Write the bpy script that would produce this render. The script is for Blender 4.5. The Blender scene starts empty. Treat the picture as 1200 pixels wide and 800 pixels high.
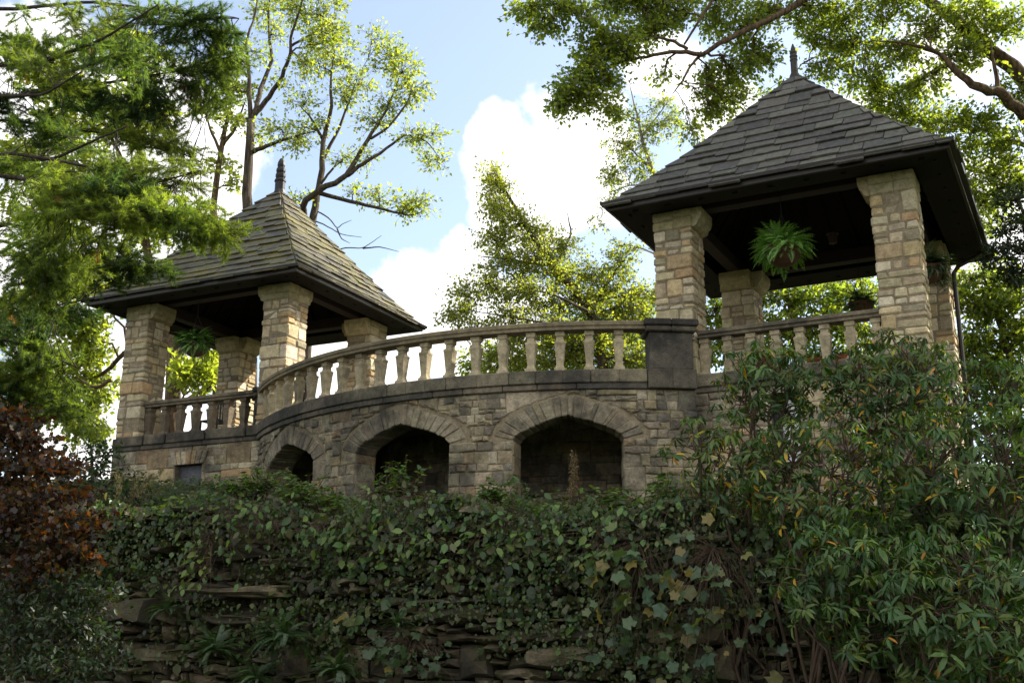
import bpy, math, random
import numpy as np
from mathutils import Matrix, Vector
R_ = math.radians
rng = np.random.default_rng(7)
random.seed(7)

# ------------------------------------------------------------------ camera
sc = bpy.context.scene
COL = sc.collection
F, PITCH, ROLL = 1300.0, 0.2631, 0.0051          # focal length in px of a 1200 px wide frame
_f = np.array([0, math.cos(PITCH), math.sin(PITCH)])
_u0 = np.array([0, -math.sin(PITCH), math.cos(PITCH)])
_r0 = np.array([1.0, 0, 0])
_r = _r0 * math.cos(ROLL) + _u0 * math.sin(ROLL)
_u = -_r0 * math.sin(ROLL) + _u0 * math.cos(ROLL)
cam_d = bpy.data.cameras.new('camera')
cam = bpy.data.objects.new('camera', cam_d)
COL.objects.link(cam)
cam_d.sensor_width = 36
cam_d.lens = 36 * F / 1200
cam_d.clip_start = 0.1
cam_d.clip_end = 4000
cam.matrix_world = Matrix(((_r[0], _u[0], -_f[0], 0), (_r[1], _u[1], -_f[1], 0), (_r[2], _u[2], -_f[2], 0), (0, 0, 0, 1)))
sc.camera = cam
GZ = -1.6                                         # ground under the camera; eye height is z = 0


def ray(px, py):
    d = _f + _r * (px - 600) / F + _u * (400 - py) / F
    return d / np.linalg.norm(d)


def W(px, py, Y):                                 # survey helper: where a sight line reaches depth Y
    d = ray(px, py)
    return d * (Y / d[1])


# ------------------------------------------------------------------ world and sun
SUN_EL = R_(37)
SUN_AZ = math.atan2(0.92, 0.39)                   # clockwise from +Y
sdir = np.array([math.sin(SUN_AZ) * math.cos(SUN_EL), math.cos(SUN_AZ) * math.cos(SUN_EL), math.sin(SUN_EL)])
world = bpy.data.worlds.new('World')
sc.world = world
world.use_nodes = True
wt = world.node_tree
for n in list(wt.nodes):
    wt.nodes.remove(n)


def node(t, typ, **kw):
    n = t.nodes.new(typ)
    for k, v in kw.items():
        setattr(n, k, v)
    return n


def math_n(t, op, a, b=None, clamp=False):
    n = t.nodes.new('ShaderNodeMath')
    n.operation = op
    n.use_clamp = clamp
    for i, s in enumerate((a, b)):
        if s is None:
            continue
        if isinstance(s, (int, float)):
            n.inputs[i].default_value = s
        else:
            t.links.new(s, n.inputs[i])
    return n.outputs[0]


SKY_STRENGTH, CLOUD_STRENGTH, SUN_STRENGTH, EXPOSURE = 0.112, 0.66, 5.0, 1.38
sky = node(wt, 'ShaderNodeTexSky')
sky.sky_type = 'NISHITA'
sky.sun_disc = False
sky.sun_elevation = SUN_EL
sky.sun_rotation = SUN_AZ
sky.air_density = 1.0
sky.dust_density = 1.6
sky.ozone_density = 1.1
bg = node(wt, 'ShaderNodeBackground')
bg.inputs[1].default_value = SKY_STRENGTH
wt.links.new(sky.outputs[0], bg.inputs[0])
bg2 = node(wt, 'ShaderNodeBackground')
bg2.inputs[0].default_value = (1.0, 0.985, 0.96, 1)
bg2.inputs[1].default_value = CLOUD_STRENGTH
tc = node(wt, 'ShaderNodeTexCoord')
mask = None
# each cloud bank: a compass direction and an angular radius (degrees)
for (cx, cy, rad) in ((648, 200, 4.0), (588, 155, 1.7), (700, 172, 3.0), (620, 265, 2.9), (545, 325, 2.4), (500, 350, 3.2), (570, 375, 4.2), (450, 405, 4.0),
                      (190, 170, 4.6), (225, 230, 3.4), (100, 300, 6.0), (130, 480, 6), (850, 140, 2.6), (1010, 190, 3.6), (1170, 280, 4.5), (1110, 60, 2.4),
                      (30, 100, 4.2), (770, 75, 2.0)):
    d = ray(cx, cy)
    vm = node(wt, 'ShaderNodeVectorMath', operation='DOT_PRODUCT')
    wt.links.new(tc.outputs['Generated'], vm.inputs[0])
    vm.inputs[1].default_value = tuple(d)
    ac = math_n(wt, 'ARCCOSINE', vm.outputs['Value'])
    k = math_n(wt, 'SUBTRACT', 1.0, math_n(wt, 'DIVIDE', ac, R_(rad)))
    mask = k if mask is None else math_n(wt, 'MAXIMUM', mask, k)
sx = node(wt, 'ShaderNodeSeparateXYZ')           # unseen broken cloud added behind the viewer to brighten and whiten the foreground
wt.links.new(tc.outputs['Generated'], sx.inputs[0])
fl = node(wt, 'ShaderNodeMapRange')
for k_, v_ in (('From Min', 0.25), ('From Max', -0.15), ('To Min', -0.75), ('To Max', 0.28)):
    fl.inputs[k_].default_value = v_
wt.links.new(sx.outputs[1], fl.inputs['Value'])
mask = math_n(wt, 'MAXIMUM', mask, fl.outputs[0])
nz = node(wt, 'ShaderNodeTexNoise')
nz.inputs['Scale'].default_value = 14
nz.inputs['Detail'].default_value = 9
nz.inputs['Roughness'].default_value = 0.58
wt.links.new(tc.outputs['Generated'], nz.inputs['Vector'])
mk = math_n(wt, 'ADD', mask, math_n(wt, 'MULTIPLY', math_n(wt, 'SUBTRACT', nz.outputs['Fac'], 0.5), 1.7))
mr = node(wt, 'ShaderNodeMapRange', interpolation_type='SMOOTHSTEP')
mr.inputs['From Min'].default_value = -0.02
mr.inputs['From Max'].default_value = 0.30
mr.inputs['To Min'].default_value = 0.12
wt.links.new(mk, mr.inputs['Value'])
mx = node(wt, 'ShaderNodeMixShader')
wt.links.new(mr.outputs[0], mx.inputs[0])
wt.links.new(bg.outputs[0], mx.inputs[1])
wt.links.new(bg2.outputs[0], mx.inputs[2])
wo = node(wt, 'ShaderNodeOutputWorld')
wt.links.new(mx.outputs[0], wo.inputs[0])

sun_d = bpy.data.lights.new('sun', 'SUN')
sun_d.energy = SUN_STRENGTH
sun_d.angle = R_(0.53)
sun_d.color = (1.0, 0.92, 0.78)
sun = bpy.data.objects.new('sun', sun_d)
COL.objects.link(sun)
sun.rotation_euler = Vector(tuple(sdir)).to_track_quat('Z', 'Y').to_euler()
sun.location = (20, 20, 40)
vs = sc.view_settings
vs.view_transform = 'Standard'
vs.look = 'None'
vs.exposure = EXPOSURE
vs.gamma = 1
vs.use_curve_mapping = False
sc.cycles.max_bounces = 8
sc.cycles.diffuse_bounces = 3
sc.cycles.transmission_bounces = 4
sc.cycles.transparent_max_bounces = 6
sc.cycles.use_denoising = True

# ------------------------------------------------------------------ materials


def new_mat(name):
    m = bpy.data.materials.new(name)
    m.use_nodes = True
    t = m.node_tree
    for n in list(t.nodes):
        t.nodes.remove(n)
    out = node(t, 'ShaderNodeOutputMaterial')
    return m, t, out


def mixcol(t, fac, a, b, mode='MIX'):
    n = t.nodes.new('ShaderNodeMix')
    n.data_type = 'RGBA'
    n.blend_type = mode
    for i, s in ((0, fac), (6, a), (7, b)):
        if isinstance(s, (int, float)):
            n.inputs[i].default_value = s
        elif isinstance(s, tuple):
            n.inputs[i].default_value = (*s, 1)
        else:
            t.links.new(s, n.inputs[i])
    return n.outputs[2]


def noise(t, scale, detail=5, rough=0.55, vec=None):
    n = t.nodes.new('ShaderNodeTexNoise')
    n.inputs['Scale'].default_value = scale
    n.inputs['Detail'].default_value = detail
    n.inputs['Roughness'].default_value = rough
    if vec is None:
        g = t.nodes.new('ShaderNodeNewGeometry')
        vec = g.outputs['Position']
    t.links.new(vec, n.inputs['Vector'])
    return n.outputs['Fac']


def ramp(t, v, lo, hi):
    n = t.nodes.new('ShaderNodeMapRange')
    n.inputs['From Min'].default_value = lo
    n.inputs['From Max'].default_value = hi
    t.links.new(v, n.inputs['Value'])
    return n.outputs[0]


def stone_mat(name, stain=(0.035, 0.033, 0.03), stain_amt=0.6, stain_lo=0.52, stain_hi=0.68, moss=0.0, base=None, bump=0.5, fine=38, rough=0.92, mosscol=(0.07, 0.085, 0.02), spec=0.25, mscale=2.3, mlo=0.45):
    m, t, out = new_mat(name)
    if base is None:
        a = node(t, 'ShaderNodeAttribute', attribute_name='tone')
        col = a.outputs['Color']
    else:
        rg = node(t, 'ShaderNodeRGB')
        rg.outputs[0].default_value = (*base, 1)
        col = rg.outputs[0]
    n1 = noise(t, 9, 6, 0.65)
    n2 = noise(t, fine, 5, 0.6)
    col = mixcol(t, 0.8, col, mixcol(t, ramp(t, n1, 0.3, 0.72), (0.55, 0.53, 0.5), (1.35, 1.33, 1.28)), 'MULTIPLY')
    col = mixcol(t, 0.6, col, mixcol(t, ramp(t, n2, 0.3, 0.7), (0.6, 0.6, 0.6), (1.3, 1.3, 1.3)), 'MULTIPLY')
    n3 = noise(t, 1.1, 7, 0.7)
    col = mixcol(t, math_n(t, 'MULTIPLY', ramp(t, n3, stain_lo, stain_hi), stain_amt, True), col, stain)
    if moss:
        n4 = noise(t, mscale, 7, 0.7)
        col = mixcol(t, math_n(t, 'MULTIPLY', ramp(t, n4, mlo, mlo + 0.17), moss, True), col, mosscol)
    b = node(t, 'ShaderNodeBsdfPrincipled')
    b.inputs['Roughness'].default_value = rough
    b.inputs['Specular IOR Level'].default_value = spec
    t.links.new(col, b.inputs['Base Color'])
    bp = node(t, 'ShaderNodeBump')
    bp.inputs['Strength'].default_value = bump
    bp.inputs['Distance'].default_value = 0.03
    h = math_n(t, 'ADD', n1, math_n(t, 'MULTIPLY', n2, 0.45))
    t.links.new(h, bp.inputs['Height'])
    t.links.new(bp.outputs[0], b.inputs['Normal'])
    t.links.new(b.outputs[0], out.inputs[0])
    return m


def leaf_mat(name, trans=0.5, tint=(1.6, 1.5, 0.55), gloss=0.06, rough=0.45):
    m, t, out = new_mat(name)
    a = node(t, 'ShaderNodeAttribute', attribute_name='tone')
    d = node(t, 'ShaderNodeBsdfDiffuse')
    t.links.new(a.outputs['Color'], d.inputs[0])
    tr = node(t, 'ShaderNodeBsdfTranslucent')
    t.links.new(mixcol(t, 1.0, a.outputs['Color'], tint, 'MULTIPLY'), tr.inputs[0])
    m1 = node(t, 'ShaderNodeMixShader')
    m1.inputs[0].default_value = trans
    t.links.new(d.outputs[0], m1.inputs[1])
    t.links.new(tr.outputs[0], m1.inputs[2])
    g = node(t, 'ShaderNodeBsdfGlossy')
    g.inputs['Roughness'].default_value = rough
    g.inputs[0].default_value = (0.9, 0.95, 1, 1)
    m2 = node(t, 'ShaderNodeMixShader')
    m2.inputs[0].default_value = gloss
    t.links.new(m1.outputs[0], m2.inputs[1])
    t.links.new(g.outputs[0], m2.inputs[2])
    t.links.new(m2.outputs[0], out.inputs[0])
    return m


def plain_mat(name, col, rough=0.7, metal=0.0, nscale=12, namt=0.5, bump=0.2):
    m, t, out = new_mat(name)
    b = node(t, 'ShaderNodeBsdfPrincipled')
    n1 = noise(t, nscale, 6, 0.6)
    c = mixcol(t, namt, col, mixcol(t, ramp(t, n1, 0.3, 0.7), (0.4, 0.4, 0.4), (1.5, 1.5, 1.5)), 'MULTIPLY')
    rg = c.node
    t.links.new(c, b.inputs['Base Color'])
    b.inputs['Roughness'].default_value = rough
    b.inputs['Metallic'].default_value = metal
    b.inputs['Specular IOR Level'].default_value = 0.3
    bp = node(t, 'ShaderNodeBump')
    bp.inputs['Strength'].default_value = bump
    bp.inputs['Distance'].default_value = 0.02
    t.links.new(n1, bp.inputs['Height'])
    t.links.new(bp.outputs[0], b.inputs['Normal'])
    t.links.new(b.outputs[0], out.inputs[0])
    return m


def bark_mat(name, c1, c2):
    m, t, out = new_mat(name)
    g = node(t, 'ShaderNodeNewGeometry')
    mp = node(t, 'ShaderNodeMapping')
    mp.inputs['Scale'].default_value = (14, 14, 2.2)
    t.links.new(g.outputs['Position'], mp.inputs['Vector'])
    n1 = noise(t, 1.0, 7, 0.65, mp.outputs[0])
    c = mixcol(t, ramp(t, n1, 0.35, 0.65), c1, c2)
    b = node(t, 'ShaderNodeBsdfPrincipled')
    b.inputs['Roughness'].default_value = 0.95
    b.inputs['Specular IOR Level'].default_value = 0.15
    t.links.new(c, b.inputs['Base Color'])
    bp = node(t, 'ShaderNodeBump')
    bp.inputs['Strength'].default_value = 0.7
    bp.inputs['Distance'].default_value = 0.05
    t.links.new(n1, bp.inputs['Height'])
    t.links.new(bp.outputs[0], b.inputs['Normal'])
    t.links.new(b.outputs[0], out.inputs[0])
    return m


M_wall = stone_mat('rubble stone', stain_amt=0.82, stain_lo=0.44, stain_hi=0.64, bump=0.9, fine=26)
M_pillar = stone_mat('pillar stone', stain_amt=0.35, stain_lo=0.58, stain_hi=0.75)
M_mortar = stone_mat('mortar', base=(0.23, 0.19, 0.13), stain_amt=0.5)
M_cap = stone_mat('capital stone', stain=(0.12, 0.13, 0.03), stain_amt=0.55, stain_lo=0.42, stain_hi=0.62)
M_ledge = stone_mat('weathered ledge stone', stain_amt=0.9, stain_lo=0.40, stain_hi=0.62, bump=0.8)
M_dark = stone_mat('blackened stone', stain=(0.022, 0.021, 0.02), stain_amt=0.85, stain_lo=0.40, stain_hi=0.62, bump=0.9, moss=0.3, mscale=7, mosscol=(0.17, 0.16, 0.13), mlo=0.55)
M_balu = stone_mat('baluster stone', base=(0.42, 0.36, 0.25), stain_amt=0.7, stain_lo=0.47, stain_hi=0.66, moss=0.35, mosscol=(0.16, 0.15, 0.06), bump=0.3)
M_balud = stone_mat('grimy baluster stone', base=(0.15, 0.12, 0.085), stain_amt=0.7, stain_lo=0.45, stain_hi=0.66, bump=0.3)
M_slate = stone_mat('slate', moss=0.5, mscale=13, mlo=0.55, mosscol=(0.20, 0.205, 0.16), stain_amt=0.35, stain_lo=0.55, stain_hi=0.75, bump=0.35, fine=55, rough=0.7)
M_slatem = stone_mat('mossy slate', stain_amt=0.3, stain_lo=0.55, stain_hi=0.75, moss=0.8, mlo=0.44, mscale=1.8, bump=0.4, fine=55, rough=0.42, spec=0.55, mosscol=(0.125, 0.108, 0.014))
M_rock = stone_mat('cliff rock', stain=(0.02, 0.02, 0.018), stain_amt=0.8, stain_lo=0.42, stain_hi=0.62, moss=0.65, bump=0.8, fine=25, mosscol=(0.05, 0.055, 0.014))
M_soil = stone_mat('soil', base=(0.045, 0.034, 0.022), stain_amt=0.3, moss=0.95, mlo=0.36, bump=1.0, mosscol=(0.035, 0.05, 0.012))
M_floor = stone_mat('flagstone', base=(0.22, 0.19, 0.14))
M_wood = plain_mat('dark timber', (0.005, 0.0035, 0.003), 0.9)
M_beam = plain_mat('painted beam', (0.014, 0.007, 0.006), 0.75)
M_gutter = plain_mat('gutter metal', (0.018, 0.015, 0.013), 0.42, 0.0, bump=0.05)
M_iron = plain_mat('black iron', (0.012, 0.012, 0.013), 0.5)
M_terra = plain_mat('terracotta', (0.30, 0.10, 0.045), 0.85)
M_coir = plain_mat('coir basket', (0.10, 0.05, 0.028), 0.95, nscale=60, namt=0.9, bump=0.8)
M_white = plain_mat('white frame paint', (0.72, 0.72, 0.70), 0.5, namt=0.2)
M_pane = plain_mat('dark window glass', (0.05, 0.055, 0.065), 0.12, namt=0.2, bump=0.03)
M_panew = plain_mat('pale blind', (0.62, 0.63, 0.63), 0.4, namt=0.15, bump=0.03)
M_board = plain_mat('grey board', (0.10, 0.105, 0.125), 0.7)
M_lamp = plain_mat('red lantern metal', (0.02, 0.008, 0.007), 0.6)
M_bark = bark_mat('grey bark', (0.025, 0.02, 0.016), (0.11, 0.09, 0.07))
M_barkb = bark_mat('brown bark', (0.03, 0.02, 0.014), (0.16, 0.11, 0.07))
M_barkp = bark_mat('pine bark', (0.018, 0.014, 0.011), (0.07, 0.055, 0.045))
M_barkw = bark_mat('birch bark', (0.10, 0.08, 0.06), (0.42, 0.38, 0.32))
M_twig = bark_mat('twig bark', (0.04, 0.028, 0.02), (0.12, 0.085, 0.06))
M_leaf = leaf_mat('leaf', 0.6, (3.1, 3.2, 0.9), 0.03)
M_needle = leaf_mat('needle', 0.55, (3.5, 3.5, 1.0), 0.02)
M_waxy = leaf_mat('waxy leaf', 0.25, (1.8, 1.9, 0.5), 0.022, 0.42)
M_soft = leaf_mat('soft leaf', 0.4, (1.6, 1.6, 0.5), 0.03, 0.5)
M_redleaf = leaf_mat('red leaf', 0.5, (2.6, 1.5, 0.5), 0.03)
M_fern = leaf_mat('fern frond', 0.35, (1.5, 1.7, 0.5), 0.04)

# ------------------------------------------------------------------ object helpers


def link(name, me, parent=None):
    o = bpy.data.objects.new(name, me)
    COL.objects.link(o)
    if parent is not None:
        o.parent = parent
        o.matrix_parent_inverse = Matrix.Translation(-wloc(parent))
    return o


def wloc(o):
    v = Vector(o.location)
    if o.parent is not None and o.type != 'EMPTY':
        pass
    return v if not o.get('_sub') else Vector((0, 0, 0))


def thing(name, label, cat, loc=(0, 0, 0), group=None):
    o = bpy.data.objects.new(name, None)
    COL.objects.link(o)
    o.location = tuple(float(x) for x in loc)
    o.empty_display_size = 0.3
    o['label'] = label
    o['category'] = cat
    if group:
        o['group'] = group
    return o


def tag(o, label, cat, group=None, kind=None):
    if label:
        o['label'] = label
    if cat:
        o['category'] = cat
    if group:
        o['group'] = group
    if kind:
        o['kind'] = kind
    return o


class MB:
    """collects polygons with a tone each, links them as one mesh"""

    def __init__(self):
        self.v, self.f, self.c, self.mi = [], [], [], []

    def add(self, vs_, fs_, col=(0.5, 0.5, 0.5), mi=0):
        b = len(self.v)
        self.v.extend([tuple(map(float, p)) for p in vs_])
        for f in fs_:
            self.f.append([b + i for i in f])
            self.c.append(col)
            self.mi.append(mi)

    def build(self, name, mats, parent=None, smooth=False):
        me = bpy.data.meshes.new(name)
        me.from_pydata(self.v, [], self.f)
        if not isinstance(mats, (list, tuple)):
            mats = [mats]
        for m in mats:
            me.materials.append(m)
        if len(mats) > 1:
            me.polygons.foreach_set('material_index', self.mi)
        n = np.array([len(f) for f in self.f])
        c = np.ones((len(self.f), 4), np.float32)
        c[:, :3] = np.array(self.c, np.float32)
        at = me.color_attributes.new('tone', 'FLOAT_COLOR', 'CORNER')
        at.data.foreach_set('color', np.repeat(c, n, 0).ravel())
        if smooth:
            me.polygons.foreach_set('use_smooth', [True] * len(self.f))
        me.update()
        return link(name, me, parent)


def fast_mesh(name, V, T, cols, mat, parent=None, smooth=False):
    """triangle mesh from arrays, one tone per vertex"""
    me = bpy.data.meshes.new(name)
    me.vertices.add(len(V))
    me.vertices.foreach_set('co', np.ascontiguousarray(V, np.float32).ravel())
    nt = len(T)
    me.loops.add(nt * 3)
    me.polygons.add(nt)
    me.loops.foreach_set('vertex_index', np.ascontiguousarray(T, np.int32).ravel())
    me.polygons.foreach_set('loop_start', np.arange(0, nt * 3, 3, dtype=np.int32))
    me.polygons.foreach_set('loop_total', np.full(nt, 3, np.int32))
    me.materials.append(mat)
    c = np.ones((len(V), 4), np.float32)
    c[:, :3] = cols
    at = me.color_attributes.new('tone', 'FLOAT_COLOR', 'POINT')
    at.data.foreach_set('color', c.ravel())
    me.update(calc_edges=True)
    me.validate()
    if smooth:
        me.polygons.foreach_set('use_smooth', [True] * nt)
    return link(name, me, parent)


def hexa(mb, c, bev, col, mi=0):
    """chamfered block from 8 corners c[i][j][k]"""
    c = np.asarray(c, float)
    V = []
    idx = {}
    for i in (0, 1):
        for j in (0, 1):
            for k in (0, 1):
                P = c[i, j, k]
                nb = (c[1 - i, j, k], c[i, 1 - j, k], c[i, j, 1 - k])
                dd = []
                for q in nb:
                    d = q - P
                    L = np.linalg.norm(d)
                    dd.append(d / max(L, 1e-9) * min(bev, L * 0.4))
                for a in range(3):          # vertex lying on the face with axis a
                    o = [x for x in range(3) if x != a]
                    idx[(i, j, k, a)] = len(V)
                    V.append(P + dd[o[0]] + dd[o[1]])
    Fs = []
    I = lambda i, j, k, a: idx[(i, j, k, a)]
    if bev <= 0:
        pass
    for a in range(3):
        for s in (0, 1):
            q = []
            for (m, n) in ((0, 0), (1, 0), (1, 1), (0, 1)):
                t = [0, 0, 0]
                o = [x for x in range(3) if x != a]
                t[a] = s
                t[o[0]] = m
                t[o[1]] = n
                q.append(I(*t, a))
            Fs.append(q)
    for a in range(3):                      # edges along axis a
        o = [x for x in range(3) if x != a]
        for m in (0, 1):
            for n in (0, 1):
                t0 = [0, 0, 0]
                t0[o[0]] = m
                t0[o[1]] = n
                t1 = list(t0)
                t1[a] = 1
                Fs.append([I(*t0, o[0]), I(*t1, o[0]), I(*t1, o[1]), I(*t0, o[1])])
    for i in (0, 1):
        for j in (0, 1):
            for k in (0, 1):
                Fs.append([I(i, j, k, 0), I(i, j, k, 1), I(i, j, k, 2)])
    # consistent outward winding
    cen = c.reshape(-1, 3).mean(0)
    V = np.array(V)
    G = []
    for f in Fs:
        p = V[f]
        nrm = np.cross(p[1] - p[0], p[2] - p[0])
        G.append(f if nrm @ (p.mean(0) - cen) > 0 else f[::-1])
    mb.add(V, G, col, mi)


def box(mb, o, ax, ay, x0, x1, y0, y1, z0, z1, bev, col, mi=0, jit=0.0):
    """block in a local frame (origin o, unit axes ax, ay, z up)"""
    c = np.zeros((2, 2, 2, 3))
    for i, x in enumerate((x0, x1)):
        for j, y in enumerate((y0, y1)):
            for k, z in enumerate((z0, z1)):
                c[i, j, k] = o + ax * x + ay * y + np.array([0, 0, z])
    if jit:
        c += rng.uniform(-jit, jit, c.shape)
    hexa(mb, c, bev, col, mi)


def tube(mb, pts, rad, n=7, col=(0.1, 0.1, 0.1), mi=0, cap=True):
    pts = np.asarray(pts, float)
    m = len(pts)
    rad = np.broadcast_to(np.asarray(rad, float), (m,))
    tg = np.gradient(pts, axis=0)
    tg /= np.linalg.norm(tg, axis=1)[:, None] + 1e-9
    ref = np.array([0.31, 0.17, 0.93])
    if abs(tg[0] @ ref) > 0.9:
        ref = np.array([1.0, 0.1, 0])
    V = []
    side = np.cross(tg[0], ref)
    for i in range(m):
        side = side - tg[i] * (side @ tg[i])
        side /= np.linalg.norm(side) + 1e-9
        up = np.cross(tg[i], side)
        for k in range(n):
            a = 2 * math.pi * k / n
            V.append(pts[i] + rad[i] * (side * math.cos(a) + up * math.sin(a)))
    Fs = []
    for i in range(m - 1):
        for k in range(n):
            k2 = (k + 1) % n
            Fs.append([i * n + k, i * n + k2, (i + 1) * n + k2, (i + 1) * n + k])
    if cap:
        Fs.append(list(range(n))[::-1])
        Fs.append([(m - 1) * n + k for k in range(n)])
    mb.add(V, Fs, col, mi)


def lathe(mb, base, prof, n=16, col=(0.3, 0.3, 0.3), mi=0, square=0):
    V, Fs = [], []
    for (r, z) in prof:
        for k in range(n):
            a = 2 * math.pi * k / n + square
            V.append((base[0] + r * math.cos(a), base[1] + r * math.sin(a), base[2] + z))
    for i in range(len(prof) - 1):
        for k in range(n):
            k2 = (k + 1) % n
            Fs.append([i * n + k, i * n + k2, (i + 1) * n + k2, (i + 1) * n + k])
    Fs.append(list(range(n))[::-1])
    Fs.append([(len(prof) - 1) * n + k for k in range(n)])
    mb.add(V, Fs, col, mi)


def sweep(mb, pts, prof, col, closed=False, mi=0):
    """sweep a profile of (out, z) along a plan polyline; 'out' is to the right of travel; mitred"""
    pts = np.asarray(pts, float)
    n = len(pts)
    V, Fs = [], []
    for i in range(n):
        if closed:
            a, b = pts[i] - pts[i - 1], pts[(i + 1) % n] - pts[i]
        else:
            a = pts[i] - pts[max(i - 1, 0)] if i else pts[1] - pts[0]
            b = pts[min(i + 1, n - 1)] - pts[i] if i < n - 1 else pts[-1] - pts[-2]
        na = np.array([a[1], -a[0]]) / (np.hypot(a[0], a[1]) + 1e-9)
        nb = np.array([b[1], -b[0]]) / (np.hypot(b[0], b[1]) + 1e-9)
        nn = na + nb
        nn /= np.linalg.norm(nn)
        nn /= max(nn @ na, 0.3)
        for (o, z) in prof:
            V.append((pts[i][0] + nn[0] * o, pts[i][1] + nn[1] * o, pts[i][2] + z))
    m = len(prof)
    for i in range(n if closed else n - 1):
        j = (i + 1) % n
        for k in range(m):
            k2 = (k + 1) % m
            Fs.append([i * m + k, j * m + k, j * m + k2, i * m + k2])
    if not closed:
        Fs.append(list(range(m)))
        Fs.append([(n - 1) * m + k for k in range(m)][::-1])
    mb.add(V, Fs, col, mi)


# ------------------------------------------------------------------ stone laying
TAN = [(0.44, 0.375, 0.25), (0.38, 0.325, 0.215), (0.5, 0.435, 0.305), (0.41, 0.325, 0.19), (0.34, 0.3, 0.22), (0.46, 0.39, 0.255), (0.3, 0.26, 0.185), (0.53, 0.475, 0.36), (0.42, 0.3, 0.17), (0.48, 0.425, 0.31)]
GREY = [(0.265, 0.232, 0.165), (0.235, 0.207, 0.152), (0.3, 0.264, 0.19), (0.195, 0.173, 0.132), (0.275, 0.232, 0.152), (0.33, 0.287, 0.205), (0.245, 0.213, 0.155), (0.165, 0.15, 0.12), (0.38, 0.335, 0.245), (0.29, 0.22, 0.135), (0.33, 0.28, 0.18)]
ROCK = [(0.13, 0.108, 0.072), (0.095, 0.08, 0.056), (0.17, 0.142, 0.094), (0.075, 0.063, 0.047), (0.145, 0.117, 0.077), (0.23, 0.197, 0.142)]


def tone(pal, v=0.12):
    c = np.array(pal[rng.integers(len(pal))])
    return tuple(np.clip(c * (1 + rng.uniform(-v, v)) * (1 + rng.uniform(-0.03, 0.03, 3)), 0.01, 0.9))


def stone(mb, poly, d, M, col, g=0.004, bev=0.02, jit=0.013, back=-0.02, dj=None):
    """one pillowed stone from an (s, z) outline, raised d from the wall face"""
    P = []
    n = len(poly)
    for i in range(n):
        a, b = np.array(poly[i], float), np.array(poly[(i + 1) % n], float)
        k = max(1, int(np.linalg.norm(b - a) / 0.17))
        for q in range(k):
            P.append(a + (b - a) * q / k)
    P = np.array(P)
    n = len(P)
    area = 0.5 * np.sum(P[:, 0] * np.roll(P[:, 1], -1) - np.roll(P[:, 0], -1) * P[:, 1])
    if abs(area) < 0.0015:
        return
    if area < 0:
        P = P[::-1]
    e1 = P - np.roll(P, 1, 0)
    e2 = np.roll(P, -1, 0) - P
    n1 = np.stack([-e1[:, 1], e1[:, 0]], 1)
    n2 = np.stack([-e2[:, 1], e2[:, 0]], 1)
    n1 /= np.linalg.norm(n1, axis=1)[:, None] + 1e-9
    n2 /= np.linalg.norm(n2, axis=1)[:, None] + 1e-9
    nn = n1 + n2
    nn /= np.linalg.norm(nn, axis=1)[:, None] + 1e-9
    nn /= np.maximum((nn * n1).sum(1), 0.5)[:, None]
    sz = math.sqrt(abs(area))
    g = min(g, sz * 0.1)
    bev = min(bev, sz * 0.16)
    A = P + nn * g + rng.uniform(-jit, jit, P.shape)
    B = A + nn * bev
    dj = d * 0.45 if dj is None else dj
    tilt = rng.uniform(-1, 1, 2) * dj / max(sz, 0.1)
    cen = B.mean(0)
    V = [M(p[0], p[1], back) for p in A]
    V += [M(p[0], p[1], d * 0.55 + rng.uniform(-dj, dj) * 0.4) for p in A]
    V += [M(p[0], p[1], d + (p - cen) @ tilt + rng.uniform(-dj, dj) * 0.4) for p in B]
    V.append(M(cen[0], cen[1], d + rng.uniform(0, dj)))
    Fs = []
    for r in (0, 1):
        for i in range(n):
            j = (i + 1) % n
            Fs.append([r * n + i, r * n + j, (r + 1) * n + j, (r + 1) * n + i])
    for i in range(n):
        Fs.append([2 * n + i, 2 * n + (i + 1) % n, 3 * n])
    mb.add(V, Fs, col)


def split(x0, x1, z0, z1, out, wmin, hmin, p=0.75):
    w, h = x1 - x0, z1 - z0
    if h > 2.1 * hmin and rng.random() < p and (h > w * 0.45 or rng.random() < 0.5):
        k = rng.uniform(0.3, 0.7)
        split(x0, x1, z0, z0 + h * k, out, wmin, hmin, p)
        split(x0, x1, z0 + h * k, z1, out, wmin, hmin, p)
    elif w > 2.0 * wmin and w > h * 1.3 and rng.random() < 0.88:
        k = rng.uniform(0.3, 0.7)
        split(x0, x0 + w * k, z0, z1, out, wmin, hmin, p * 0.85)
        split(x0 + w * k, x1, z0, z1, out, wmin, hmin, p * 0.85)
    else:
        out.append((x0, x1, z0, z1))


def courses(x0, x1, z0, z1, wmin=0.2, hmin=0.10, band=(0.24, 0.44), blk=(0.45, 1.1)):
    out = []
    z = z0
    while z < z1 - 0.03:
        h = rng.uniform(*band)
        if z1 - (z + h) < band[0] * 0.5:
            h = z1 - z
        x = x0
        while x < x1 - 0.02:
            w = rng.uniform(*blk)
            if x1 - (x + w) < blk[0] * 0.5:
                w = x1 - x
            split(x, x + w, z, z + h, out, wmin, hmin)
            x += w
        z += h
    return out


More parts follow.
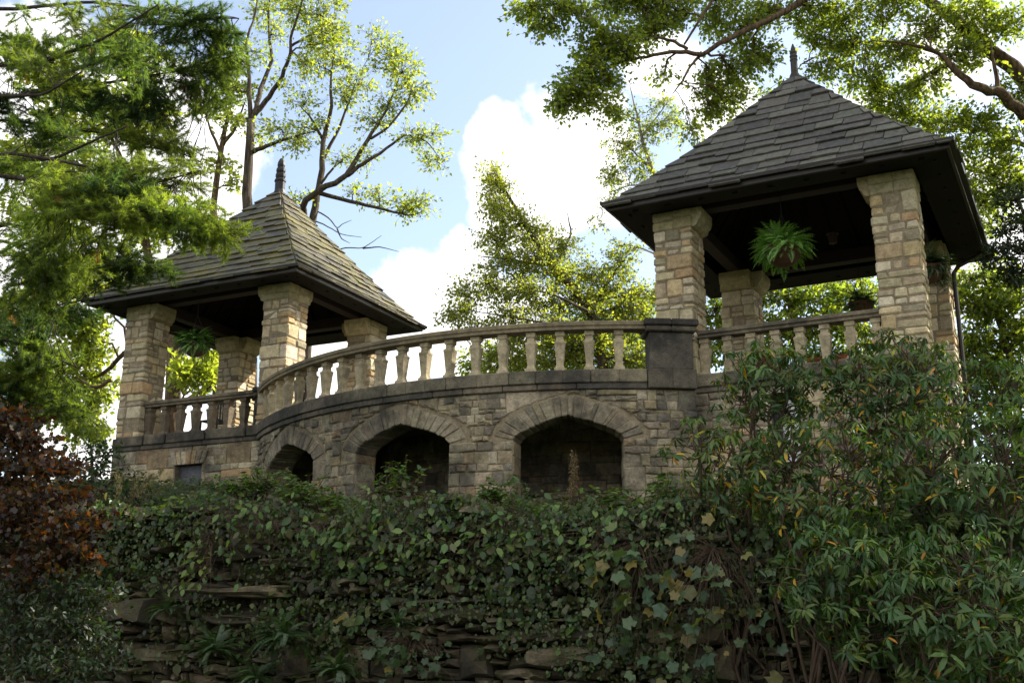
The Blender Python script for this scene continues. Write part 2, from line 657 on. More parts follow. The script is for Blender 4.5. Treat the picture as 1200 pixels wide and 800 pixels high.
def lay_wall(mb, x0, x1, z0, z1, M, pal, d=(0.012, 0.045), lower=None, voids=(), **kw):
    for (a, b, c, e) in courses(x0, x1, z0, z1, **kw):
        hit = False
        for (va, vb, vc, ve) in voids:
            if a < vb and b > va and c < ve and e > vc:
                hit = True
                # keep the parts beside the void
                if a < va - 0.06:
                    stone(mb, [(a, c), (va, c), (va, e), (a, e)], rng.uniform(*d), M, tone(pal))
                if b > vb + 0.06:
                    stone(mb, [(vb, c), (b, c), (b, e), (vb, e)], rng.uniform(*d), M, tone(pal))
                la, lb = max(a, va), min(b, vb)
                if e > ve + 0.03 and lb - la > 0.05:
                    stone(mb, [(la, ve), (lb, ve), (lb, e), (la, e)], rng.uniform(*d), M, tone(pal))
                if c < vc - 0.03 and lb - la > 0.05:
                    stone(mb, [(la, c), (lb, c), (lb, vc), (la, vc)], rng.uniform(*d), M, tone(pal))
                break
        if hit:
            continue
        if lower is None:
            stone(mb, [(a, c), (b, c), (b, e), (a, e)], rng.uniform(*d), M, tone(pal))
        else:
            S = np.linspace(a, b, max(3, int((b - a) / 0.06) + 1))
            L = np.maximum(c, [lower(s) for s in S])
            keep = L < e - 0.015
            if not keep.any():
                continue
            i = 0
            while i < len(S):
                if not keep[i]:
                    i += 1
                    continue
                j = i
                while j + 1 < len(S) and keep[j + 1]:
                    j += 1
                if j > i:
                    if (L[i:j + 1] <= c + 1e-6).all():
                        poly = [(S[i], c), (S[j], c), (S[j], e), (S[i], e)]
                    else:
                        poly = [(S[q], L[q]) for q in range(i, j + 1)] + [(S[j], e), (S[i], e)]
                    stone(mb, poly, rng.uniform(*d), M, tone(pal))
                i = j + 1


# ------------------------------------------------------------------ terrain
CLN = np.array([0.353, 1.0]) / 1.0605           # normal of the cliff line in plan
CLT = np.array([CLN[1], -CLN[0]])               # along it, to the right


def cliff_u(x, y):
    return (0.353 * x + y - 15.4) / 1.0605


def cliff_top(x, y):
    t = x * CLT[0] + y * CLT[1]
    return 1.66 - 0.05 * (t + 5) + 0.11 * np.sin(t * 1.9 + 0.6) + 0.07 * np.sin(t * 4.3)


def sstep(a, b, x):
    t = np.clip((x - a) / (b - a), 0, 1)
    return t * t * (3 - 2 * t)


def ground_h(x, y):
    x, y = np.asarray(x, float), np.asarray(y, float)
    u = cliff_u(x, y)
    ct = np.clip(cliff_top(x, y), 0.8, 2.4)
    wob = 0.10 * np.sin(x * 1.3 + 2 * np.sin(y * 0.7)) + 0.06 * np.sin(x * 2.9 + y * 2.1)
    low = GZ + 0.05 * np.sin(x * 0.5) * np.cos(y * 0.4)
    bank = ct + np.clip(u - 0.3, 0, 9) * (0.15 + 0.012 * np.clip(-x - 1, 0, 5) / 2) + wob * sstep(0.3, 1.5, u) * 0.6
    h = low + (bank - low) * sstep(-0.25, 0.35, u)
    back = 4.0 + 0.0 * x
    return h + (back - h) * sstep(10.5, 13.5, u)


def terrain():
    def axis(lo, hi, fine0, fine1, step):
        a = np.arange(fine0, fine1 + 1e-6, step)
        l = fine0 - np.geomspace(step, fine0 - lo, 26)[::-1]
        r = fine1 + np.geomspace(step, hi - fine1, 26)
        return np.concatenate([l, a, r])
    xs = axis(-900, 900, -16, 16, 0.3)
    ys = axis(-900, 1200, 8, 32, 0.25)
    X, Y = np.meshgrid(xs, ys)
    Z = ground_h(X, Y)
    V = np.stack([X, Y, Z], -1).reshape(-1, 3)
    nx = len(xs)
    T = []
    for j in range(len(ys) - 1):
        a = np.arange(nx - 1) + j * nx
        T.append(np.stack([a, a + 1, a + nx + 1], 1))
        T.append(np.stack([a, a + nx + 1, a + nx], 1))
    o = fast_mesh('ground', V, np.concatenate(T), np.full((len(V), 3), 0.1), M_soil, smooth=True)
    tag(o, None, None, kind='structure')


terrain()

# rock face: ledges and rough slabs stacked along the cliff line
mb = MB()


def M_cliff(s, z, d):
    p = CLN * 15.4 / 1.0605 + CLT * s - CLN * (d + 0.32 - 0.12 * (z + 1.6) / 3.2)
    return (p[0], p[1], z)


S0, S1 = -17.0, 15.0
for (a, b, c, e) in courses(S0, S1, -1.7, 2.3, wmin=0.16, hmin=0.075, band=(0.2, 0.6), blk=(0.4, 1.7)):
    m = M_cliff((a + b) / 2, e, 0)
    if e > cliff_top(m[0], m[1]) + 0.05 or c < -1.9:
        continue
    zone = 0.16 * math.sin(a * 0.9) + 0.1 * math.sin(c * 4 + a)
    bo = rng.random()
    stone(mb, [(a, c), (b, c), (b, e), (a, e)], 0.06 + zone + rng.uniform(0, 0.16) + (0.22 if bo > 0.88 else 0), M_cliff, tone(ROCK, 0.3), g=0.010, bev=0.045, jit=0.035, back=-0.45, dj=0.09)
# the heavier ledges left of the middle
for (px, py, wd, ht, dp) in ((215, 640, 1.3, 0.30, 0.45), (150, 690, 1.5, 0.34, 0.35), (300, 655, 0.9, 0.22, 0.35), (230, 690, 1.6, 0.2, 0.5), (110, 770, 0.9, 0.3, 0.55), (245, 725, 1.3, 0.16, 0.35)):
    P = W(px, py, 15.4)
    s = np.array([P[0], P[1]]) @ CLT
    z = P[2]
    na, nb_ = 26, 13
    V, Fs = [], []
    ph = rng.uniform(0, 6, 8)
    for a in range(na):
        for b in range(nb_):
            al, be = 2 * math.pi * a / na, math.pi * (b / (nb_ - 1) - 0.5)
            f = lambda q, e: math.copysign(abs(q) ** e, q)
            x = f(math.cos(be), 0.45) * f(math.cos(al), 0.45)
            y = f(math.cos(be), 0.45) * f(math.sin(al), 0.45)
            zz = f(math.sin(be), 0.5)
            r = 1 + 0.13 * math.sin(3.1 * x + 2 * y + ph[0]) + 0.09 * math.sin(7 * x + 3 * zz + ph[1]) + 0.07 * math.sin(5 * zz + 6 * y + ph[2]) + rng.uniform(-0.035, 0.035)
            st_ = 0.10 * math.floor(2.2 * zz + 0.8 * math.sin(2 * x + ph[3]))
            V.append(M_cliff(s + x * r * wd * 0.5 + 0.05 * math.sin(9 * zz), z + zz * ht * 0.40 * (1 + 0.25 * math.sin(2.3 * x + ph[4])), 0.05 + (y * r + st_) * dp * 0.55))
    for a in range(na):
        for b in range(nb_ - 1):
            a2 = (a + 1) % na
            Fs.append([a * nb_ + b, a2 * nb_ + b, a2 * nb_ + b + 1, a * nb_ + b + 1])
    mb.add(V, Fs, tone(ROCK, 0.2))
rock = mb.build('rock_face', M_rock)
tag(rock, 'dark layered rock face below the terrace, patched with moss and ivy', None, kind='structure')

# ------------------------------------------------------------------ terrace
CC = np.array([2.11, 26.07])
CR = 8.07                                        # radius of the handrail's outer edge
RW = CR - 0.10                                   # wall face
Z_SP, Z_WT, Z_LT, Z_RT = 3.23, 4.06, 4.39, 5.235  # springing, wall top, ledge top, rail top
TH0, TH1 = R_(-162.5), R_(-83.0)


def M_arc(s, z, d):
    a = s / RW
    r = RW + d
    return (CC[0] + r * math.cos(a), CC[1] + r * math.sin(a), z)


ARCH = [(R_(-98.5) * RW, 0.93, 3.63), (R_(-120.7) * RW, 1.02, 3.66), (R_(-144.4) * RW, 1.06, 3.68)]
VT = 0.37


def intr(t, rise):
    return Z_SP + rise * (0.45 * math.sqrt(max(0, 1 - t * t)) + 0.55 * (1 - abs(t)))


def arch_curve(c, a, zt, n=240):
    T = np.sin(np.linspace(-math.pi / 2, math.pi / 2, n))
    return np.stack([c + a * T, [intr(t, zt - Z_SP) for t in T]], 1)


def offs(cv, th):
    tg = np.gradient(cv, axis=0)
    nn = np.stack([-tg[:, 1], tg[:, 0]], 1)
    nn /= np.linalg.norm(nn, axis=1)[:, None]
    q = cv + nn * th
    q[:, 1] = np.maximum(q[:, 1], Z_SP)
    return q


ext = []
for (c, a, zt) in ARCH:
    ext.append(offs(arch_curve(c, a, zt), VT))


def lower_fn(s):
    for e in ext:
        if e[0, 0] - 0.001 < s < e[-1, 0] + 0.001:
            k = np.abs(e[:, 0] - s) < 0.03
            return e[k, 1].max() if k.any() else np.interp(s, e[:, 0], e[:, 1])
    return -9


terrace = thing('arcaded_terrace', 'curved stone terrace with three low arches and a balustrade between the two pavilions', 'terrace', (-0.6, 18.5, 2.2))
mb = MB()
s0, s1 = TH0 * RW, TH1 * RW
# mortar backing, front and back faces
ss = np.unique(np.concatenate([np.arange(s0, s1, 0.06), [s1], *[[c - a, c + a] for (c, a, z) in ARCH]]))
for i in range(len(ss) - 1):
    a, b = ss[i], ss[i + 1]
    m = (a + b) / 2
    inn = [q for q in ARCH if abs(m - q[0]) < q[1]]
    za = zb = 1.6
    if inn:
        c, hw, zt = inn[0]
        za = intr(max(-1, min(1, (a - c) / hw)), zt - Z_SP) + 0.02
        zb = intr(max(-1, min(1, (b - c) / hw)), zt - Z_SP) + 0.02
    for dd in (0.0, -0.5):
        mb.add([M_arc(a, za, dd), M_arc(b, zb, dd), M_arc(b, Z_WT + 0.05, dd), M_arc(a, Z_WT + 0.05, dd)], [[0, 1, 2, 3]], (0.17, 0.145, 0.105), 1)
    if inn:
        mb.add([M_arc(a, za, 0), M_arc(b, zb, 0), M_arc(b, zb, -0.5), M_arc(a, za, -0.5)], [[0, 1, 2, 3]], (0.17, 0.145, 0.105), 1)
for (c, a, zt) in ARCH:
    for sg in (-1, 1):
        s = c + sg * a
        mb.add([M_arc(s, 1.6, 0), M_arc(s, Z_SP, 0), M_arc(s, Z_SP, -0.5), M_arc(s, 1.6, -0.5)], [[0, 1, 2, 3]], (0.17, 0.145, 0.105), 1)
        # the reveal's own stones
        MR = lambda q, z, d, s=s, sg=sg: M_arc(s - sg * d, z, -q)
        for (x0, x1, z0, z1) in courses(0.0, 0.5, 1.6, Z_SP, wmin=0.25, hmin=0.2, band=(0.3, 0.42), blk=(0.5, 0.6)):
            stone(mb, [(x0, z0), (x1, z0), (x1, z1), (x0, z1)], rng.uniform(0.008, 0.02), MR, tone(GREY))
edges = [s0] + [x for (c, a, z) in sorted(ARCH) for x in (c - a, c + a)] + [s1]
for i in range(0, len(edges), 2):
    lay_wall(mb, edges[i], edges[i + 1], 1.6, Z_SP, M_arc, GREY, band=(0.22, 0.42), wmin=0.15, hmin=0.11)
lay_wall(mb, s0, s1, Z_SP, Z_WT, M_arc, GREY, lower=lower_fn, band=(0.2, 0.4), hmin=0.09, wmin=0.14)
mb.build('arcade_wall', [M_wall, M_mortar], terrace)
# voussoirs
for (c, a, zt) in ARCH:
    mb = MB()
    cv = arch_curve(c, a, zt, 400)
    L = np.concatenate([[0], np.cumsum(np.linalg.norm(np.diff(cv, axis=0), axis=1))])
    nv = 18
    st = np.linspace(0, 1, nv + 1)
    st[1:-1] += rng.uniform(-0.02, 0.02, nv - 1)
    st[nv // 2] = 0.5
    tg = np.gradient(cv, axis=0)
    nn = np.stack([-tg[:, 1], tg[:, 0]], 1)
    nn /= np.linalg.norm(nn, axis=1)[:, None]
    nn[0], nn[-1] = (-1, 0), (1, 0)
    # voussoir joints fan out a little less than the curve's normal at the apex
    rng_len = rng.uniform(0.82, 1.0, nv)
    for i in range(nv):
        q = []
        for tt in (st[i], st[i + 1]):
            x = tt * L[-1]
            P = np.array([np.interp(x, L, cv[:, 0]), np.interp(x, L, cv[:, 1])])
            k = (P[0] - c) / a
            N = np.array([k * 0.95, 1.0 - 0.75 * abs(k) ** 3])
            N /= np.linalg.norm(N)
            q.append((P, P + N * VT * rng_len[i] / max(0.62, 1)))
        dpt = rng.uniform(0.012, 0.034)
        C = np.zeros((2, 2, 2, 3))
        gap = 0.003
        for ii in (0, 1):
            for jj in (0, 1):
                for kk, d in enumerate((-0.47, dpt)):
                    P = q[ii][jj].copy()
                    dirv = q[1][jj] - q[0][jj]
                    P += dirv / (np.linalg.norm(dirv) + 1e-9) * (gap if ii == 0 else -gap)
                    C[ii, jj, kk] = M_arc(P[0], P[1], d)
        C += rng.uniform(-0.010, 0.010, C.shape)
        hexa(mb, C, 0.016, tone([(0.27, 0.237, 0.172), (0.24, 0.21, 0.155), (0.20, 0.178, 0.137), (0.29, 0.255, 0.185), (0.255, 0.22, 0.155)]))
    mb.build('arch', M_wall, terrace)
# string course and ledge


def arc_blocks(mb, sa, sb, r0, r1, z0, z1, ln, pal, bev=0.015, jit=0.004):
    s = sa
    while s < sb - 0.02:
        e = min(sb, s + rng.uniform(ln * 0.7, ln * 1.3))
        if sb - e < ln * 0.3:
            e = sb
        k = max(1, int((e - s) / 0.4))
        for q in range(k):
            a, b = s + (e - s) * q / k, s + (e - s) * (q + 1) / k
            a2 = a + (0.004 if q == 0 else -0.0005)
            b2 = b - (0.004 if q == k - 1 else -0.0005)
            if q == 0:
                col = tone(pal)
            C = np.zeros((2, 2, 2, 3))
            for i, x in enumerate((a2, b2)):
                for j, r in enumerate((r0, r1)):
                    for kk, z in enumerate((z0, z1)):
                        C[i, j, kk] = M_arc(x, z, r)
            hexa(mb, C, bev if k == 1 else bev * 0.7, col)
        s = e


DRK = [(0.15, 0.132, 0.1), (0.11, 0.098, 0.077), (0.2, 0.175, 0.125), (0.165, 0.146, 0.107)]
mb = MB()
sp = R_(-88.9) * RW
arc_blocks(mb, s0, sp, -0.5, 0.075, Z_WT, Z_WT + 0.10, 0.8, [(0.16, 0.14, 0.11), (0.11, 0.10, 0.085), (0.20, 0.17, 0.13)])
arc_blocks(mb, s0, sp, -0.42, 0.105, Z_WT + 0.103, Z_LT, 1.1, DRK, bev=0.022)
mb.build('ledge', M_ledge, terrace)
mb = MB()
th = np.linspace(R_(-160.5), R_(-88.9), 60)
rail_prof = [(-0.30, -0.145), (-0.02, -0.145), (-0.02, -0.095), (0.0, -0.075), (0.0, -0.02), (-0.03, 0), (-0.31, 0), (-0.33, -0.02), (-0.33, -0.075), (-0.30, -0.095)]
sweep(mb, [(CC[0] + CR * math.cos(a), CC[1] + CR * math.sin(a), Z_RT) for a in th], rail_prof, (0.17, 0.145, 0.10))
mb.build('handrail', stone_mat('rail stone', base=(0.21, 0.175, 0.115), stain=(0.06, 0.055, 0.04), stain_amt=0.6, stain_lo=0.45, stain_hi=0.65, bump=0.3), terrace)

# baluster: square, vase-shaped
BAL_H = Z_RT - 0.145 - Z_LT


def baluster_mesh(name, mat, h, w):
    mb = MB()
    prof = [(0.50, 0), (0.50, 0.085), (0.40, 0.10), (0.33, 0.15), (0.31, 0.19), (0.46, 0.66), (0.50, 0.70), (0.50, 0.745), (0.36, 0.765), (0.33, 0.80), (0.33, 0.87), (0.42, 0.885), (0.43, 0.90), (0.43, 1.0)]
    lathe(mb, (0, 0, 0), [(p * w * math.sqrt(2), z * h) for p, z in prof], 4, (0.3, 0.3, 0.3), 0, math.pi / 4)
    o = mb.build(name, mat)
    return o


b0 = baluster_mesh('baluster', M_balu, BAL_H, 0.185)
b0.parent = terrace
b0.matrix_parent_inverse = Matrix.Translation(-Vector(terrace.location))
bd0 = None
angs = np.arange(-92.2, -160.2, -3.6)
for i, dg in enumerate(angs):
    o = b0 if i == 0 else b0.copy()
    if i:
        COL.objects.link(o)
    a = R_(dg)
    o.location = (CC[0] + (CR - 0.165) * math.cos(a), CC[1] + (CR - 0.165) * math.sin(a), Z_LT - 0.004)
    o.rotation_euler = (0, 0, a + rng.uniform(-0.03, 0.03))
# piers at both ends
for nm, (a0, a1), pal in (('pier', (-88.9, -83.0), DRK), ('pier', (-164.2, -160.5), DRK)):
    mb = MB()
    sa, sb = R_(a0) * RW, R_(a1) * RW
    rr = 0.14
    arc_blocks(mb, sa, sb, -0.45, rr, Z_WT + 0.0, Z_LT, 2, DRK, 0.02)
    arc_blocks(mb, sa + 0.04, sb - 0.04, -0.42, rr - 0.04, Z_LT + 0.002, Z_RT - 0.20, 2, [(0.085, 0.077, 0.064), (0.10, 0.09, 0.074)], 0.015)
    arc_blocks(mb, sa - 0.02, sb + 0.02, -0.48, rr + 0.02, Z_RT - 0.198, Z_RT - 0.10, 2, DRK, 0.03)
    arc_blocks(mb, sa - 0.05, sb + 0.05, -0.50, rr + 0.05, Z_RT - 0.098, Z_RT + 0.02, 2, [(0.05, 0.045, 0.04)], 0.03)
    mb.build(nm, M_dark, terrace)
# floor of the terrace and the passage behind the arches
mb = MB()
ths = np.linspace(TH0, TH1, 60)
out = [(CC[0] + (RW - 0.3) * math.cos(a), CC[1] + (RW - 0.3) * math.sin(a)) for a in np.linspace(R_(-174), TH1, 64)] + [(CC[0] + 0.5, CC[1] - 0.3)]
n = len(out)
mb.add([(x, y, 4.05) for x, y in out] + [(x, y, 4.28) for x, y in out], [list(range(n))[::-1], list(range(n, 2 * n))] + [[i, (i + 1) % n, n + (i + 1) % n, n + i] for i in range(n)])
mb.build('floor_slab', M_floor, terrace)
mb = MB()
for (a, b, c, e) in courses(s0 * 0.66, s1 * 0.66, 1.7, 4.05, wmin=0.3, hmin=0.12):
    stone(mb, [(a, c), (b, c), (b, e), (a, e)], rng.uniform(0.01, 0.04), lambda s, z, d: (CC[0] + (5.3 + d) * math.cos(s / (RW * 0.66)), CC[1] + (5.3 + d) * math.sin(s / (RW * 0.66)), z), tone(GREY))
for i in range(len(ths) - 1):
    P = [(CC[0] + 5.3 * math.cos(a), CC[1] + 5.3 * math.sin(a)) for a in ths[i:i + 2]]
    mb.add([(*P[0], 1.6), (*P[1], 1.6), (*P[1], 4.06), (*P[0], 4.06)], [[0, 1, 2, 3]], (0.12, 0.1, 0.08))
for a in (TH0, TH1):
    q = [(CC[0] + r * math.cos(a), CC[1] + r * math.sin(a)) for r in (5.3, RW - 0.02)]
    mb.add([(*q[0], 1.6), (*q[1], 1.6), (*q[1], 4.06), (*q[0], 4.06)], [[0, 1, 2, 3]], (0.12, 0.1, 0.08))
mb.build('passage_wall', M_wall, terrace)

# ------------------------------------------------------------------ pavilions


class Frame:
    def __init__(s, cx, cy, a):
        s.o = np.array([cx, cy, 0.0])
        s.ex = np.array([math.cos(a), math.sin(a), 0])
        s.ey = np.array([-math.sin(a), math.cos(a), 0])

    def p(s, x, y, z):
        return s.o + s.ex * x + s.ey * y + np.array([0, 0, z])


FR = Frame(5.61, 19.81, -0.4854)
FL = Frame(-6.075, 25.748, -0.4514)


def roof(fr, SX, SY, ze, H, ox, oy, pal, mat, root, rows, sw):
    hx, hy = SX / 2 + 0.03, SY / 2 + 0.03
    A = np.array([ox, oy, ze + H])
    cor = [np.array([-hx, -hy, ze]), np.array([hx, -hy, ze]), np.array([hx, hy, ze]), np.array([-hx, hy, ze])]
    c_fl = 0.10

    def pt(P, Q, x, v, lift):
        """x in 0..1 along the eave, v up the slope; a slight bell-cast flare"""
        B = P + (Q - P) * x
        X = B + (A - B) * v
        X = X.copy()
        X[2] = ze + H * (v - c_fl * v * (1 - v) * (1.6 - v))
        e = (Q - P) / np.linalg.norm(Q - P)
        mid = (P + Q) / 2
        n = np.cross(e, A - mid)
        n /= np.linalg.norm(n)
        X = X + n * lift
        return fr.p(*X)
    mb = MB()
    for f in range(4):
        P, Q = cor[f], cor[(f + 1) % 4]
        for i in range(10):                      # boarding under the slates
            v0, v1 = i / 10, (i + 1) / 10
            mb.add([pt(P, Q, 0, v0, -0.02), pt(P, Q, 1, v0, -0.02), pt(P, Q, 1, v1, -0.02), pt(P, Q, 0, v1, -0.02)], [[0, 1, 2, 3]], (0.03, 0.025, 0.02))
        wid = np.linalg.norm(Q - P)
        vs_ = np.linspace(0, 1, rows + 1) ** 0.94
        vs_[1:-1] += rng.uniform(-0.004, 0.004, rows - 1)
        for i in range(rows):
            va, vb = vs_[i] - (0.012 if i else 0.012), min(vs_[i + 1] + 0.012, 0.995)
            wv = wid * (1 - va)
            x = -wv / 2 - rng.uniform(0, sw)
            while x < wv / 2:
                w = rng.uniform(sw * 0.75, sw * 1.3)
                a, b = max(x, -wv / 2), min(x + w, wv / 2)
                x += w
                if b - a < 0.03:
                    continue
                wt2 = wid * (1 - vb)
                a_t, b_t = max(a, -wt2 / 2), min(b, wt2 / 2)
                if b_t <= a_t:
                    a_t = b_t = max(-wt2 / 2, min(wt2 / 2, (a + b) / 2))
                tk = rng.uniform(0.03, 0.055)
                lb = rng.uniform(0.042, 0.072)
                C = np.zeros((2, 2, 2, 3))
                jv = rng.uniform(-0.011, 0.008) - (0.02 if rng.random() < 0.04 else 0)
                for j, (v, xa, xb, lf) in enumerate(((va + jv, a + 0.004, b - 0.004, lb), (vb, a_t + 0.003, b_t - 0.003, 0.008))):
                    wq = wid * (1 - v)
                    for i2, xx in enumerate((xa, xb)):
                        v = v + (rng.uniform(-0.005, 0.005) if j == 0 else 0)
                        u = 0.5 + xx / wq if wq > 1e-6 else 0.5
                        u = min(1, max(0, u))
                        C[i2, j, 0] = pt(P, Q, u, v, lf - tk)
                        C[i2, j, 1] = pt(P, Q, u, v, lf + rng.uniform(-0.003, 0.003))
                hexa(mb, C, 0.007, tone(pal, 0.14))
    ro = mb.build('roof', mat, root)
    # ceiling boards inside the roof
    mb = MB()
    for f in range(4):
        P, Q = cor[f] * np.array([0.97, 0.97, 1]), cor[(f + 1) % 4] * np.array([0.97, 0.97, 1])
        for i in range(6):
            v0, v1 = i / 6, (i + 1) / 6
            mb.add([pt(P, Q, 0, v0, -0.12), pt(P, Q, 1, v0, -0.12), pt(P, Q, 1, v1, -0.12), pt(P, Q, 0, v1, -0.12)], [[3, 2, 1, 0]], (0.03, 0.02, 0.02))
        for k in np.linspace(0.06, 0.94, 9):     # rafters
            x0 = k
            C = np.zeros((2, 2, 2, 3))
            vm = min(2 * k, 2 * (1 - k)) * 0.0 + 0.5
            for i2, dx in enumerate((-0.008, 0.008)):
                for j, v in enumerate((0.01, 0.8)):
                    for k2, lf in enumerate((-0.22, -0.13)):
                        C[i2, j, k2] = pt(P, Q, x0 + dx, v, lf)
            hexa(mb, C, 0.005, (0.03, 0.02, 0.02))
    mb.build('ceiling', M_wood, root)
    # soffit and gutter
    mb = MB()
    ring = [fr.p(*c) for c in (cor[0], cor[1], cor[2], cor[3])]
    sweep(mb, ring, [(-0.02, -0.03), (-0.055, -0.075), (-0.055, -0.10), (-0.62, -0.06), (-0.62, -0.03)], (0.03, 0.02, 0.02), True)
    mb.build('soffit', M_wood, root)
    mb = MB()
    sweep(mb, ring, [(0.0, -0.028), (0.075, -0.02), (0.085, 0.035), (0.055, 0.035), (0.04, 0.0), (0.0, 0.0)], (0.03, 0.03, 0.03), True)
    sweep(mb, ring, [(-0.052, -0.11), (-0.004, -0.105), (-0.004, -0.03), (-0.052, -0.03)], (0.03, 0.03, 0.03), True)
    g = mb.build('gutter', M_gutter, root)
    return fr.p(*A)


def pillar(fr, x, y, z0, z1, w, pal, root, corb):
    """square rubble pillar; corb lists the local directions its bracket stones reach along"""
    mb = MB()
    h = w / 2
    box(mb, fr.p(x, y, 0), fr.ex, fr.ey, -h + 0.014, h - 0.014, -h + 0.014, h - 0.014, z0, z1, 0.01, (0.17, 0.145, 0.105), 1)
    zc = z1 - 0.36
    z = z0
    while z < zc - 0.01:
        ch = rng.uniform(0.12, 0.32)
        if zc - (z + ch) < 0.1:
            ch = zc - z
        cx_ = [-h, rng.uniform(-0.17, 0.17), h] if rng.random() < 0.6 else [-h, rng.uniform(-0.18, -0.08), rng.uniform(0.06, 0.18), h]
        for (xa, xb) in zip(cx_[:-1], cx_[1:]):
            cy_ = [-h, rng.uniform(-0.17, 0.17), h] if rng.random() < 0.6 else [-h, rng.uniform(-0.18, -0.08), rng.uniform(0.06, 0.18), h]
            for (ya, yb) in zip(cy_[:-1], cy_[1:]):
                if xa > -h and xb < h and ya > -h and yb < h:
                    continue
                zz = [(z, z + ch)]
                if ch > 0.19 and rng.random() < 0.5:
                    q = z + ch * rng.uniform(0.35, 0.65)
                    zz = [(z, q), (q, z + ch)]
                for (za, zb) in zz:
                    dj = rng.uniform(-0.014, 0.02, 4)
                    g = 0.007
                    box(mb, fr.p(x, y, 0), fr.ex, fr.ey,
                        xa + (-dj[0] if xa == -h else g), xb + (dj[1] if xb == h else -g),
                        ya + (-dj[2] if ya == -h else g), yb + (dj[3] if yb == h else -g),
                        za + g, zb - g, 0.024, tone(pal, 0.15), 0, 0.012)
        z += ch
    p = mb.build('pillar', [M_pillar, M_mortar], root)
    # capital: stepped bracket stones carrying the plate
    mb = MB()
    cp = [(0.37, 0.32, 0.20), (0.33, 0.30, 0.19), (0.40, 0.35, 0.24)]
    o = fr.p(x, y, 0)
    for (xa, xb) in ((-h, 0.02), (0.03, h)):
        for (ya, yb) in ((-h, -0.03), (-0.02, h)):
            q = zc + rng.uniform(0.12, 0.24)
            box(mb, o, fr.ex, fr.ey, xa - 0.01, xb + 0.01, ya - 0.01, yb + 0.01, zc + 0.006, q - 0.004, 0.02, tone(cp), 0, 0.006)
            box(mb, o, fr.ex, fr.ey, xa - 0.012, xb + 0.012, ya - 0.012, yb + 0.012, q + 0.004, z1 - 0.002, 0.02, tone(cp), 0, 0.006)
    for (dx, dy) in corb:
        ax = fr.ex * dx + fr.ey * dy
        ay = np.array([-ax[1], ax[0], 0])
        prof = [(h - 0.02, z1 - 0.36), (h + 0.05, z1 - 0.345), (h + 0.10, z1 - 0.32), (h + 0.12, z1 - 0.25), (h + 0.16, z1 - 0.22), (h + 0.19, z1 - 0.13), (h + 0.19, z1), (h - 0.02, z1)]
        V = []
        wd = h - 0.03
        for s in (-wd, wd):
            V += [o + ax * a + ay * s + np.array([0, 0, b]) for a, b in prof]
        n = len(prof)
        mb.add(V, [list(range(n)), list(range(n, 2 * n))[::-1]] + [[i, n + i, n + (i + 1) % n, (i + 1) % n] for i in range(n)], tone(cp))
    c = mb.build('capital', M_cap, p)
    return p


def straight_rail(fr, xa, xb, y, root, n, w, mat_rail, mat_bal, z0=Z_LT, z1=Z_RT - 0.03, xs=None):
    mb = MB()
    prof = [(-0.12, -0.135), (0.12, -0.135), (0.12, -0.09), (0.15, -0.07), (0.15, -0.02), (0.12, 0), (-0.12, 0), (-0.15, -0.02), (-0.15, -0.07), (-0.12, -0.09)]
    sweep(mb, [fr.p(xa, y, z1), fr.p(xb, y, z1)], prof, (0.2, 0.17, 0.12))
    mb.build('handrail', mat_rail, root)
    b = baluster_mesh('baluster', mat_bal, z1 - 0.135 - z0, w)
    b.parent = root
    b.matrix_parent_inverse = Matrix.Translation(-Vector(root.location))
    for i, x in enumerate(xs):
        o = b if i == 0 else b.copy()
        if i:
            COL.objects.link(o)
        o.location = tuple(fr.p(x, y, z0 - 0.004))
        o.rotation_euler = (0, 0, math.atan2(fr.ex[1], fr.ex[0]) + rng.uniform(-0.03, 0.03))


